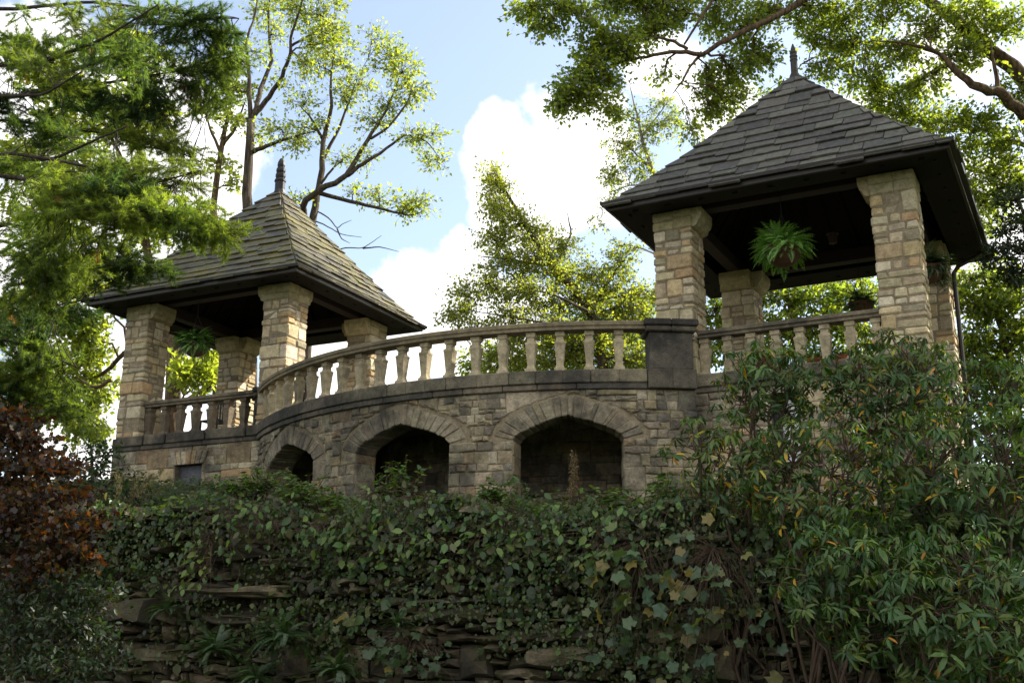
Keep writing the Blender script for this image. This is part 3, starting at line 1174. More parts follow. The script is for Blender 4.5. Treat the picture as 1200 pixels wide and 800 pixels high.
def base_walls(fr, hx, hy, z0, root, pal, voids_front=()):
    mb = MB()
    zt = Z_WT

    def face(o, ax, nrm, L, voids=()):
        M = lambda s, z, d: o + ax * s + nrm * d + np.array([0, 0, z])
        vs2 = sorted(set([0.0, L] + [v for w in voids for v in (w[0], w[1])]))
        for i in range(len(vs2) - 1):
            a, b = vs2[i], vs2[i + 1]
            vv = [w for w in voids if w[0] <= a + 1e-6 and w[1] >= b - 1e-6]
            spans = [(z0, zt + 0.05)] if not vv else [(z0, vv[0][2]), (vv[0][3], zt + 0.05)]
            for (p, q) in spans:
                mb.add([M(a, p, 0), M(b, p, 0), M(b, q, 0), M(a, q, 0)], [[0, 1, 2, 3]], (0.17, 0.145, 0.105), 1)
        for w in voids:
            for (p, q) in (((w[0], w[2]), (w[0], w[3])), ((w[0], w[3]), (w[1], w[3])), ((w[1], w[3]), (w[1], w[2])), ((w[1], w[2]), (w[0], w[2]))):
                mb.add([M(*p, 0.01), M(*q, 0.01), M(*q, -0.25), M(*p, -0.25)], [[0, 1, 2, 3]], (0.2, 0.17, 0.13), 0)
        lay_wall(mb, 0, L, z0, zt, M, pal, d=(0.012, 0.03), voids=voids, wmin=0.26, hmin=0.11, band=(0.24, 0.34))
        return M
    Mf = face(fr.p(-hx, -hy, 0), fr.ex, -fr.ey, 2 * hx, [(a + hx, b + hx, c, e) for (a, b, c, e) in voids_front])
    face(fr.p(hx, -hy, 0), fr.ey, fr.ex, 2 * hy)
    face(fr.p(-hx, hy, 0), -fr.ey, -fr.ex, 2 * hy)
    face(fr.p(hx, hy, 0), -fr.ex, fr.ey, 2 * hx)
    mb.build('base_wall', [M_wall, M_mortar], root)
    mb = MB()
    o = fr.o
    # ledge blocks round the top of the base
    for (p, ax, ay, L) in ((fr.p(-hx, -hy, 0), fr.ex, fr.ey, 2 * hx), (fr.p(hx, -hy, 0), fr.ey, -fr.ex, 2 * hy), (fr.p(-hx, hy, 0), -fr.ey, fr.ex, 2 * hy), (fr.p(hx, hy, 0), -fr.ex, -fr.ey, 2 * hx)):
        x = 0.006
        while x < L - 0.1:
            w = rng.uniform(0.6, 1.2)
            if L - (x + w) < 0.4:
                w = L - x - 0.006
            box(mb, p, ax, ay, x, x + w - 0.006, -0.05, 0.30, zt + 0.001, zt + 0.10, 0.015, tone([(0.16, 0.14, 0.11), (0.12, 0.11, 0.09)]), 0, 0.005)
            box(mb, p, ax, ay, x + 0.1, x + w + 0.06 if x + w < L - 0.1 else x + w - 0.006, -0.085, 0.31, zt + 0.103, Z_LT - 0.003, 0.02, tone(DRK), 0, 0.004)
            x += w
    mb.build('ledge', M_ledge, root)
    mb = MB()
    box(mb, fr.o, fr.ex, fr.ey, -hx + 0.2, hx - 0.2, -hy + 0.2, hy - 0.2, Z_WT + 0.03, Z_LT - 0.03, 0.01, (0.2, 0.18, 0.14))
    mb.build('floor_slab', M_floor, root)


def plate_beams(fr, hx, hy, z1, root):
    for (a, b, ax, ay) in ((-hx, hx, 0, -hy), (-hx, hx, 0, hy)):
        mb = MB()
        box(mb, fr.o, fr.ex, fr.ey, a - 0.25, b + 0.25, ay - 0.13, ay + 0.13, z1 + 0.003, z1 + 0.26, 0.012, (0.03, 0.02, 0.015))
        mb.build('plate_beam', M_beam, root)
    for x in (-hx, hx):
        mb = MB()
        box(mb, fr.o, fr.ex, fr.ey, x - 0.12, x + 0.12, -hy + 0.135, hy - 0.135, z1 + 0.005, z1 + 0.25, 0.012, (0.03, 0.02, 0.015))
        mb.build('plate_beam', M_beam, root)


SLR = [(0.066, 0.065, 0.056), (0.085, 0.083, 0.069), (0.052, 0.051, 0.046), (0.115, 0.112, 0.092), (0.095, 0.091, 0.076), (0.073, 0.069, 0.062), (0.06, 0.056, 0.051)]
SLL = [(0.056, 0.046, 0.02), (0.043, 0.036, 0.017), (0.068, 0.056, 0.025), (0.036, 0.031, 0.017), (0.05, 0.042, 0.02)]

# right pavilion
PR = thing('stone_pavilion', 'larger right pavilion with grey slate pyramid roof and square rubble pillars', 'pavilion', FR.p(0, 0, 2.5))
SXR, SYR, ZER = 5.72, 5.91, 7.52
IN = 0.62
hx, hy = SXR / 2 - IN, SYR / 2 - IN
base_walls(FR, hx, hy, 2.0, PR, TAN + GREY, [(-0.30, 0.18, 2.75, 3.95)])
PW = 0.70
ZC = ZER - 0.06
for sx, sy in ((-1, -1), (1, -1), (1, 1), (-1, 1)):
    pillar(FR, sx * (hx - PW / 2), sy * (hy - PW / 2), Z_LT, ZC, PW, TAN, PR, [(-sx, 0), (0, -sy)])
plate_beams(FR, hx - PW / 2, hy - PW / 2, ZC, PR)
apR = roof(FR, SXR, SYR, ZER, 3.30, -0.04, -0.02, SLR, M_slate, PR, 14, 0.50)
straight_rail(FR, -hx + PW - 0.02, hx - PW + 0.02, -hy + PW / 2 - 0.12, PR, 6, 0.19, M_ledge, M_balu, xs=np.linspace(-hx + PW + 0.10, hx - PW - 0.10, 8))
# window in the base, mostly behind the rhododendrons
mb = MB()
o = FR.p(0, -hy, 0)
for (x0, x1, z0, z1) in ((-0.30, -0.16, 2.75, 3.95), (0.11, 0.18, 2.75, 3.95), (-0.158, 0.108, 3.87, 3.95), (-0.158, 0.108, 2.75, 2.83)):
    box(mb, o, FR.ex, FR.ey, x0 + 0.002, x1 - 0.002, 0.14, 0.2, z0 + 0.002, z1 - 0.002, 0.006, (0.02, 0.02, 0.02))
wf = mb.build('window', M_iron, PR)
mb = MB()
box(mb, o, FR.ex, FR.ey, -0.29, 0.17, 0.21, 0.23, 2.76, 3.94, 0.002, (0.6, 0.6, 0.6))
mb.build('pane', M_panew, wf)
# finial
mb = MB()
lathe(mb, apR - np.array([0, 0, 0.12]), [(0.13, 0), (0.10, 0.10), (0.072, 0.16), (0.07, 0.42), (0.082, 0.44), (0.065, 0.48), (0.082, 0.52), (0.062, 0.56), (0.075, 0.60), (0.055, 0.64), (0.045, 0.70), (0.012, 0.80)], 10, (0.07, 0.07, 0.06))
mb.build('finial', M_dark, PR)
# downpipe by the rear right pillar
mb = MB()
x, y = hx + 0.07, hy - 0.25
tube(mb, [FR.p(SXR / 2 - 0.02, SYR / 2 - 0.5, ZER - 0.05), FR.p(SXR / 2 - 0.1, SYR / 2 - 0.55, ZER - 0.16), FR.p(x + 0.1, y, ZER - 0.42), FR.p(x, y, ZER - 0.55), FR.p(x, y, 6), FR.p(x, y, 2.9)], 0.045, 8)
mb.build('downpipe', M_gutter, PR)

# left pavilion
PL = thing('stone_pavilion', 'left pavilion with mossy brown slate pyramid roof beside the pine branches', 'pavilion', FL.p(0, 0, 3.0))
SXL, SYL, ZEL, HL = 5.93, 5.19, 7.57, 3.29
hxl, hyl = SXL / 2 - IN, SYL / 2 - IN
base_walls(FL, hxl, hyl, 2.4, PL, TAN + GREY + TAN, [(-0.46, 0.29, 3.10, 3.66)])
ZCL = ZEL - 0.06
for sx, sy in ((-1, -1), (1, -1), (1, 1), (-1, 1)):
    pillar(FL, sx * (hxl - PW / 2), sy * (hyl - PW / 2), Z_LT, ZCL, PW, TAN, PL, [(-sx, 0), (0, -sy)])
plate_beams(FL, hxl - PW / 2, hyl - PW / 2, ZCL, PL)
apL = roof(FL, SXL, SYL, ZEL, HL, 0.195, 0.166, SLL, M_slatem, PL, 15, 0.46)
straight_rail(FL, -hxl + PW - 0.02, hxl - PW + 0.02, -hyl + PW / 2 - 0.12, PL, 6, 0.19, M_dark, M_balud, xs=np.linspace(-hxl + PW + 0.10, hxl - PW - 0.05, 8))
# boarded opening with a flat arch over it
mb = MB()
o = FL.p(0, -hyl, 0)
box(mb, o, FL.ex, FL.ey, -0.455, 0.285, 0.14, 0.18, 3.105, 3.655, 0.004, (0.1, 0.1, 0.12))
wo_ = mb.build('window', M_board, PL)
wo_['label'] = 'opening closed with a grey board'
mb = MB()
nv = 7
for i in range(nv):
    x0, x1 = -0.52 + 0.87 * i / nv, -0.52 + 0.87 * (i + 1) / nv
    k0, k1 = (i / nv - 0.5) * 0.22, ((i + 1) / nv - 0.5) * 0.22
    C = np.zeros((2, 2, 2, 3))
    for ii, (xx, kk) in enumerate(((x0 + 0.005, k0), (x1 - 0.005, k1))):
        for jj, z in enumerate((3.66, 3.95)):
            for k2, d in enumerate((0.18, -0.045)):
                C[ii, jj, k2] = FL.p(xx + (kk if jj else 0), -hyl + d, z)
    hexa(mb, C, 0.012, tone(TAN))
mb.build('lintel', M_wall, wo_)
mb = MB()
lathe(mb, apL - np.array([0, 0, 0.12]), [(0.16, 0), (0.13, 0.10), (0.13, 0.30), (0.15, 0.32), (0.15, 0.36), (0.11, 0.40), (0.13, 0.46), (0.13, 0.52), (0.10, 0.55), (0.12, 0.60), (0.12, 0.66), (0.085, 0.70), (0.10, 0.76), (0.09, 0.85), (0.05, 0.93), (0.015, 0.96)], 8, (0.03, 0.028, 0.026))
fin = mb.build('finial', M_iron, PL)


# ------------------------------------------------------------------ foliage helpers
T_DIA = (np.array([(0, 0, 0), (0.45, 0.5, 0.08), (0.45, -0.5, 0.08), (1, 0, 0)], float), np.array([(0, 3, 1), (0, 2, 3)]))
T_OVAL = (np.array([(0, 0, 0), (0.25, 0.40, 0.06), (0.25, -0.40, 0.06), (0.6, 0.45, 0.04), (0.6, -0.45, 0.04), (1, 0, -0.08), (0.45, 0, -0.01)], float),
          np.array([(0, 6, 1), (0, 2, 6), (1, 6, 3), (2, 4, 6), (3, 6, 5), (6, 4, 5)]))
T_LANCE = (np.array([(0, 0, 0), (0.3, 0.42, 0.05), (0.3, 0, 0.0), (0.3, -0.42, 0.05), (0.7, 0.44, -0.06), (0.7, 0, -0.12), (0.7, -0.44, -0.06), (1, 0, -0.27)], float),
           np.array([(0, 2, 1), (0, 3, 2), (1, 2, 4), (2, 5, 4), (2, 3, 5), (3, 6, 5), (4, 5, 7), (5, 6, 7)]))
_lob = []
for k in range(15):
    a = math.pi * (-0.86 + 1.72 * k / 14)
    r = (0.76 if k % 3 else 0.98) * (1.0 - 0.18 * abs(a) / math.pi)
    if k % 3 == 0:
        r *= 1.0
    _lob.append((0.35 + 0.62 * r * math.cos(a), 0.62 * r * math.sin(a), -0.06 * r * r + (0.05 if k % 3 else -0.05)))
T_LOBE = (np.array([(0.3, 0, 0)] + _lob + [(0.18, 0, 0)], float), np.array([(0, k, k + 1) for k in range(1, 15)] + [(0, 15, 16), (0, 16, 1)]))
T_NEED = (np.array([(0, 0.5, 0), (0, -0.5, 0), (1, 0, 0)], float), np.array([(0, 1, 2)]))
T_TRI3 = (np.array([(0, 0, 0), (0.4, 0.5, 0.05), (1, 0.05, 0), (0.4, -0.5, -0.05)], float), np.array([(0, 3, 2), (0, 2, 1)]))


def unit(v):
    return v / (np.linalg.norm(v, axis=-1, keepdims=True) + 1e-9)


class Leaves:
    def __init__(self):
        self.V, self.T, self.C, self.n = [], [], [], 0

    def add(self, P, D, N, L, Wd, C, tpl):
        P, D, N = np.asarray(P, float), unit(np.asarray(D, float)), np.asarray(N, float)
        n = len(P)
        if n == 0:
            return
        S = unit(np.cross(N, D))
        N = np.cross(D, S)
        L = np.broadcast_to(L, (n,))[:, None, None]
        Wd = np.broadcast_to(Wd, (n,))[:, None, None]
        tv, tf = tpl
        V = P[:, None, :] + tv[None, :, 0:1] * L * D[:, None, :] + tv[None, :, 1:2] * Wd * S[:, None, :] + tv[None, :, 2:3] * L * N[:, None, :]
        k = len(tv)
        self.V.append(V.reshape(-1, 3))
        self.T.append((tf[None] + (np.arange(n) * k)[:, None, None]).reshape(-1, 3) + self.n)
        self.C.append(np.repeat(np.broadcast_to(C, (n, 3)), k, 0))
        self.n += n * k

    def build(self, name, mat, parent=None):
        return fast_mesh(name, np.concatenate(self.V), np.concatenate(self.T), np.concatenate(self.C), mat, parent)


def pick(pal, n, v=0.2):
    p = np.array(pal)[rng.integers(len(pal), size=n)]
    return np.clip(p * (1 + rng.uniform(-v, v, (n, 1))), 0.004, 0.95)


def rdir(n):
    return unit(rng.normal(size=(n, 3)))


def bez(a, b, n=6, sag=0.1, wob=0.06):
    a, b = np.asarray(a, float), np.asarray(b, float)
    L = np.linalg.norm(b - a)
    t = np.linspace(0, 1, n)[:, None]
    p = a + (b - a) * t
    p[:, 2] += (sag * L * np.sin(math.pi * t))[:, 0]
    if n > 2:
        p[1:-1] += rng.normal(size=(n - 2, 3)) * wob * L
    return p


def polyres(pts, rad, k=4):
    """denser, slightly gnarled polyline"""
    pts = np.asarray(pts, float)
    n = len(pts)
    t = np.arange(n)
    tt = np.linspace(0, n - 1, (n - 1) * k + 1)
    q = np.stack([np.interp(tt, t, pts[:, i]) for i in range(3)], 1)
    r = np.interp(tt, t, rad)
    # one smoothing pass and gnarl
    q[1:-1] = 0.5 * q[1:-1] + 0.25 * (q[:-2] + q[2:])
    q[1:-1] += rng.normal(size=(len(q) - 2, 3)) * r[1:-1, None] * 0.18
    return q, r


GREENS = [(0.075, 0.11, 0.022), (0.06, 0.095, 0.02), (0.09, 0.12, 0.02), (0.11, 0.13, 0.025), (0.05, 0.08, 0.02)]
LOCUST = [(0.15, 0.175, 0.04), (0.12, 0.15, 0.035), (0.18, 0.19, 0.045), (0.10, 0.13, 0.035)]
BIRCH = [(0.135, 0.15, 0.034), (0.11, 0.132, 0.03), (0.165, 0.165, 0.036), (0.088, 0.108, 0.027)]
OAK = [(0.09, 0.12, 0.028), (0.125, 0.155, 0.032), (0.16, 0.18, 0.036), (0.066, 0.092, 0.024)]
PINE = [(0.05, 0.08, 0.026), (0.072, 0.105, 0.028), (0.1, 0.13, 0.03), (0.03, 0.054, 0.024), (0.085, 0.112, 0.03)]


def tree(name, label, cat, limbs, pads, pal, leaf, mat_leaf, mat_bark, group=None, clump=(10, 26), sigma=0.2, tpl=T_DIA, twig=0.012, hang=0.0, trunk_n=9, bare=(), far=()):
    """limbs: [(points, radii)], pads: [(centre, radii xyz, share)] are leafy sprays reached by twigs from the nearest limb"""
    base = np.asarray(limbs[0][0][0], float)
    root = thing(name, label, cat, base, group)
    mb = MB()
    nodes, nr = [], []
    for (pts, rad) in limbs:
        q, r = polyres(pts, rad)
        tube(mb, q, r, trunk_n if r.max() > 0.06 else 6)
        nodes.append(q)
        nr.append(r)
    N = np.concatenate(nodes)
    NR = np.concatenate(nr)
    lv = Leaves()
    for (c, rr, sh) in pads:
        c, rr = np.asarray(c, float), np.asarray(rr, float)
        # a bough from the nearest limb, twigs from the bough's end to each clump
        dist = np.linalg.norm(N - c, axis=1) + (N[:, 2] > c[2]) * 0.4
        j = int(np.argmin(dist))
        b = bez(N[j], c, 6, 0.08, 0.05)
        tube(mb, b, np.linspace(min(NR[j] * 0.7, 0.02 + 0.012 * dist[j]), twig * 1.2, 6), 5, cap=False)
        nc = max(2, int(clump[0] * sh))
        off = rdir(nc) * rr * (rng.uniform(0.25, 1, (nc, 1)) ** 0.6)
        cl = c + off
        for k in range(nc):
            s = b[rng.integers(2, 6)]
            tw = bez(s, cl[k], 4, 0.05, 0.08)
            tube(mb, tw, np.linspace(twig, twig * 0.4, 4), 3, cap=False)
            n = max(4, int(clump[1] * rng.uniform(0.5, 1.5)))
            ns_ = 5
            sv = unit(unit(cl[k] - s) * 0.6 + rdir(ns_) * np.array([1, 1, 0.6]) - np.array([0, 0, hang * 4])) * sigma * rng.uniform(1.2, 2.6, (ns_, 1))
            for v_ in sv:
                tube(mb, [cl[k], cl[k] + v_], [twig * 0.4, twig * 0.2], 3, cap=False)
            w_ = rng.integers(ns_, size=n)
            P = cl[k] + sv[w_] * (rng.uniform(0.1, 1.05, (n, 1)) ** 0.8) + rng.normal(size=(n, 3)) * sigma * 0.22
            m = n // 5
            P[:m] = tw[rng.integers(1, 4, m)] + rng.normal(size=(m, 3)) * sigma * 0.4
            D = unit((P - s) + rng.normal(size=(n, 3)) * 0.5 - np.array([0, 0, 0.15]))
            Nn = unit(rng.normal(size=(n, 3)) * 0.8 + np.array([0, 0, 0.6]))
            L = leaf[0] * rng.uniform(0.65, 1.3, n)
            lv.add(P, D, Nn, L, L * leaf[1], pick(pal, n), tpl)
    for (c, rr, n) in far:                       # unseen crown foliage added outside the frame to block the sun; coarser
        P = np.asarray(c) + rdir(n) * np.asarray(rr) * (rng.uniform(0.1, 1, (n, 1)) ** 0.5)
        P = P + 0.5 * np.sin(P[:, [1, 2, 0]] * 2.3)
        L = rng.uniform(0.22, 0.4, n)
        j = int(np.argmin(np.linalg.norm(N - np.asarray(c), axis=1)))
        tube(mb, bez(N[j], c, 6, 0.05, 0.04), np.linspace(0.12, 0.03, 6), 6, cap=False)
        lv.add(P, rdir(n), rdir(n), L, L * 0.7, pick(pal, n), tpl)
    for pts in bare:
        q, r = polyres(pts, np.linspace(0.03, 0.008, len(pts)))
        tube(mb, q, r, 5)
    mb.build('trunk', mat_bark, root, smooth=True)
    if lv.n:
        lv.build('crown', mat_leaf, root)
    return root


def PX(lst, Y):
    return [W(a, b, Y + (c[0] if c else 0)) for (a, b, *c) in lst]


def pad_px(lst, Y, spread=1.0):
    """(px, py, rx px, ry px, depth offset, share)"""
    o = []
    for (px, py, rx, ry, dy, sh) in lst:
        y = Y + dy
        k = y / 1300
        o.append((W(px, py, y), (rx * k, max(rx, ry) * k * spread, ry * k), sh))
    return o


# ---- locusts behind the left pavilion
Yl = 33
gl = lambda px, Y: W(px, 470, Y) * np.array([1, 1, 0]) + np.array([0, 0, 3.9])
tree('locust_tree', 'tall slender tree with forked trunk rising straight behind the left roof', 'tree', [
    ([gl(297, Yl)] + PX([(293, 330), (289, 225), (294, 141)], Yl), [0.2, 0.18, 0.16, 0.13]),
    (PX([(294, 141), (291, 75), (288, 49), (299, 19), (305, -30)], Yl), [0.085, 0.06, 0.045, 0.03, 0.012]),
    (PX([(294, 141), (301, 127), (306, 101, .5), (319, 71, 1), (314, 37, 1.3), (317, -20, 1.4)], Yl), [0.1, 0.085, 0.075, 0.06, 0.04, 0.015]),
    (PX([(298, 135), (311, 120), (331, 90, -.5), (341, 62, -1), (340, 45, -1.2), (350, 15, -1.4), (362, -25, -1.4)], Yl), [0.09, 0.085, 0.07, 0.055, 0.045, 0.035, 0.015]),
    (PX([(297, 178), (317, 169, -.5), (340, 161, -1), (372, 153, -1.4)], Yl), [0.08, 0.06, 0.045, 0.015]),
    (PX([(340, 55), (362, 42), (392, 20)], Yl - 1), [0.05, 0.035, 0.012]),
    (PX([(290, 90), (278, 70), (266, 40)], Yl + .5), [0.05, 0.035, 0.012]),
], pad_px([(312, 8, 26, 16, 1, 1.2), (345, 12, 26, 16, -1, 1.2), (375, 18, 22, 18, -1, 1.2), (392, 40, 22, 18, -1, 1.2), (370, 52, 20, 14, -1.4, 1), (318, 40, 16, 12, 1, .7), (300, 60, 14, 12, 0, .6), (328, 150, 18, 9, -1, .7), (352, 165, 18, 10, -1, .8), (305, 160, 12, 8, 0, .4), (274, 55, 14, 14, .5, .6), (280, 110, 12, 10, .3, .5), (360, 78, 20, 12, -1.4, .8), (285, 140, 10, 8, 0, .4), (335, 100, 12, 10, -.5, .4), (385, -10, 25, 20, -1, 1), (330, -25, 30, 18, 0, 1)], Yl),
    LOCUST, (0.125, 0.6), M_leaf, M_bark, clump=(17, 24), sigma=0.23)
Y2 = 35
tree('locust_tree', 'leaning open tree whose long limbs spread right of the left roof', 'tree', [
    ([gl(358, Y2)] + PX([(362, 300), (367, 251), (376, 210), (379, 165), (389, 124), (387, 95), (392, 60)], Y2), [0.17, 0.15, 0.13, 0.11, 0.085, 0.06, 0.04, 0.015]),
    (PX([(362, 268), (353, 240, -1), (374, 223, -1.3), (407, 206, -1.5), (430, 165, -1.6), (454, 129, -1.6), (468, 90, -1.6)], Y2), [0.12, 0.11, 0.1, 0.09, 0.065, 0.04, 0.015]),
    (PX([(407, 206), (425, 192), (445, 180), (475, 157), (500, 165), (515, 185)], Y2 - 1.5), [0.075, 0.065, 0.05, 0.035, 0.022, 0.01]),
    (PX([(374, 226), (411, 236), (445, 244), (479, 253), (495, 248)], Y2 - 1), [0.08, 0.065, 0.05, 0.03, 0.012]),
    (PX([(379, 165), (366, 140), (352, 125)], Y2), [0.06, 0.04, 0.012]),
    (PX([(377, 190), (398, 150), (412, 110), (420, 90)], Y2 + .5), [0.07, 0.05, 0.03, 0.012]),
    (PX([(430, 165), (455, 150), (478, 120), (485, 95)], Y2 - 1.6), [0.05, 0.04, 0.03, 0.012]),
    (PX([(376, 215), (392, 195), (418, 175)], Y2 - .6), [0.05, 0.035, 0.012]),
], pad_px([(390, 55, 22, 18, 0, 1), (375, 78, 18, 14, 0, .8), (405, 78, 18, 14, .5, .9), (358, 122, 16, 12, 0, .8), (398, 112, 18, 12, .4, .8), (424, 98, 20, 14, .5, 1), (452, 68, 20, 16, -1.6, 1.2), (472, 84, 20, 16, -1.6, 1.2), (484, 104, 18, 14, -1.6, 1.2), (456, 120, 18, 12, -1.6, 1), (437, 142, 16, 12, -1.5, .8), (495, 160, 18, 8, -1.5, .8), (510, 186, 14, 8, -1.5, .7), (478, 160, 14, 8, -1.5, .5), (445, 232, 18, 8, -1, .7), (475, 240, 20, 9, -1, .9), (492, 240, 12, 8, -1, .6), (350, 150, 14, 10, 0, .6), (402, 188, 14, 8, -1, .5), (430, 184, 14, 8, -1.4, .5), (378, 140, 12, 10, 0, .5), (345, 232, 10, 6, -.5, .4), (440, 45, 16, 12, -1, .6), (415, 225, 12, 6, -1, .4)], Y2),
    LOCUST, (0.125, 0.6), M_leaf, M_bark, clump=(17, 24), sigma=0.23,
    bare=[PX([(367, 245), (385, 255), (395, 268), (402, 262), (412, 258)], Y2), PX([(362, 298), (385, 296), (405, 290), (425, 291), (436, 284), (447, 276)], Y2), PX([(425, 291), (445, 289), (468, 295)], Y2), PX([(365, 258), (378, 262), (400, 275), (424, 278)], Y2), PX([(395, 268), (400, 280), (410, 285)], Y2)])
Y3 = 34
tree('locust_tree', 'thin pale trunk between the pine and the forked tree', 'tree', [
    ([gl(258, Y3)] + PX([(256, 350), (250, 240), (260, 172), (268, 132), (275, 100), (284, 70)], Y3), [0.17, 0.15, 0.11, 0.085, 0.06, 0.04, 0.015]),
    (PX([(260, 172), (276, 150), (287, 120)], Y3), [0.07, 0.05, 0.02]),
    (PX([(258, 178), (246, 150), (238, 125)], Y3), [0.06, 0.04, 0.015]),
    (PX([(254, 440), (240, 455), (215, 475), (200, 500)], Y3 - 1), [0.14, 0.12, 0.1, 0.06]),
], pad_px([(255, 190, 16, 10, 0, .8), (275, 145, 14, 10, 0, .6), (284, 100, 16, 12, 0, .8), (240, 130, 18, 12, 0, .8), (262, 120, 14, 12, 0, .6), (268, 80, 18, 14, 0, .8), (236, 250, 18, 10, 0, .6), (275, 215, 14, 8, 0, .5)], Y3),
    LOCUST, (0.16, 0.6), M_leaf, M_barkb, clump=(14, 22), sigma=0.20)
Y4 = 31
tree('broadleaf_tree', 'stout brown trunk with yellow-green leaves behind the left pavilion opening', 'tree', [
    ([gl(208, Y4)] + PX([(205, 400), (190, 350), (175, 310), (166, 240), (160, 120), (165, 60)], Y4), [0.24, 0.22, 0.17, 0.13, 0.09, 0.06, 0.03]),
    (PX([(168, 250), (140, 180, 1), (110, 120, 2)], Y4), [0.09, 0.06, 0.02]),
    (PX([(162, 130), (175, 115), (183, 145)], Y4), [0.05, 0.04, 0.015]),
    (PX([(200, 385), (160, 400, 1), (120, 440, 2), (70, 445, 3)], Y4), [0.1, 0.08, 0.06, 0.02]),
    (PX([(130, 445), (112, 455), (90, 442)], Y4), [0.06, 0.05, 0.02]),
], pad_px([(150, 130, 45, 30, 0, 1.8), (90, 150, 50, 30, 2, 1.8), (40, 190, 50, 30, 2, 1.8), (110, 210, 45, 22, 1, 1.5), (60, 250, 45, 22, 1, 1.5), (175, 270, 25, 14, 0, .8), (150, 350, 30, 14, 0, .8), (60, 340, 40, 20, 2, 1.2), (110, 330, 30, 15, 1, 1), (40, 440, 40, 22, 2, 1.4), (100, 415, 24, 14, 2, .9), (15, 380, 30, 25, 2, 1.2), (95, 385, 26, 14, 1, 1), (70, 470, 36, 16, 2, 1.2), (110, 450, 20, 12, 2, .7), (25, 480, 34, 16, 2, 1.2), (105, 500, 20, 12, 2, .7), (225, 440, 25, 14, -1, .9), (252, 425, 20, 12, 0, .8), (150, 60, 45, 25, 1, 1.5), (60, 90, 45, 25, 2, 1.5)], Y4),
    LOCUST, (0.17, 0.65), M_leaf, M_barkb, clump=(32, 40), sigma=0.26)


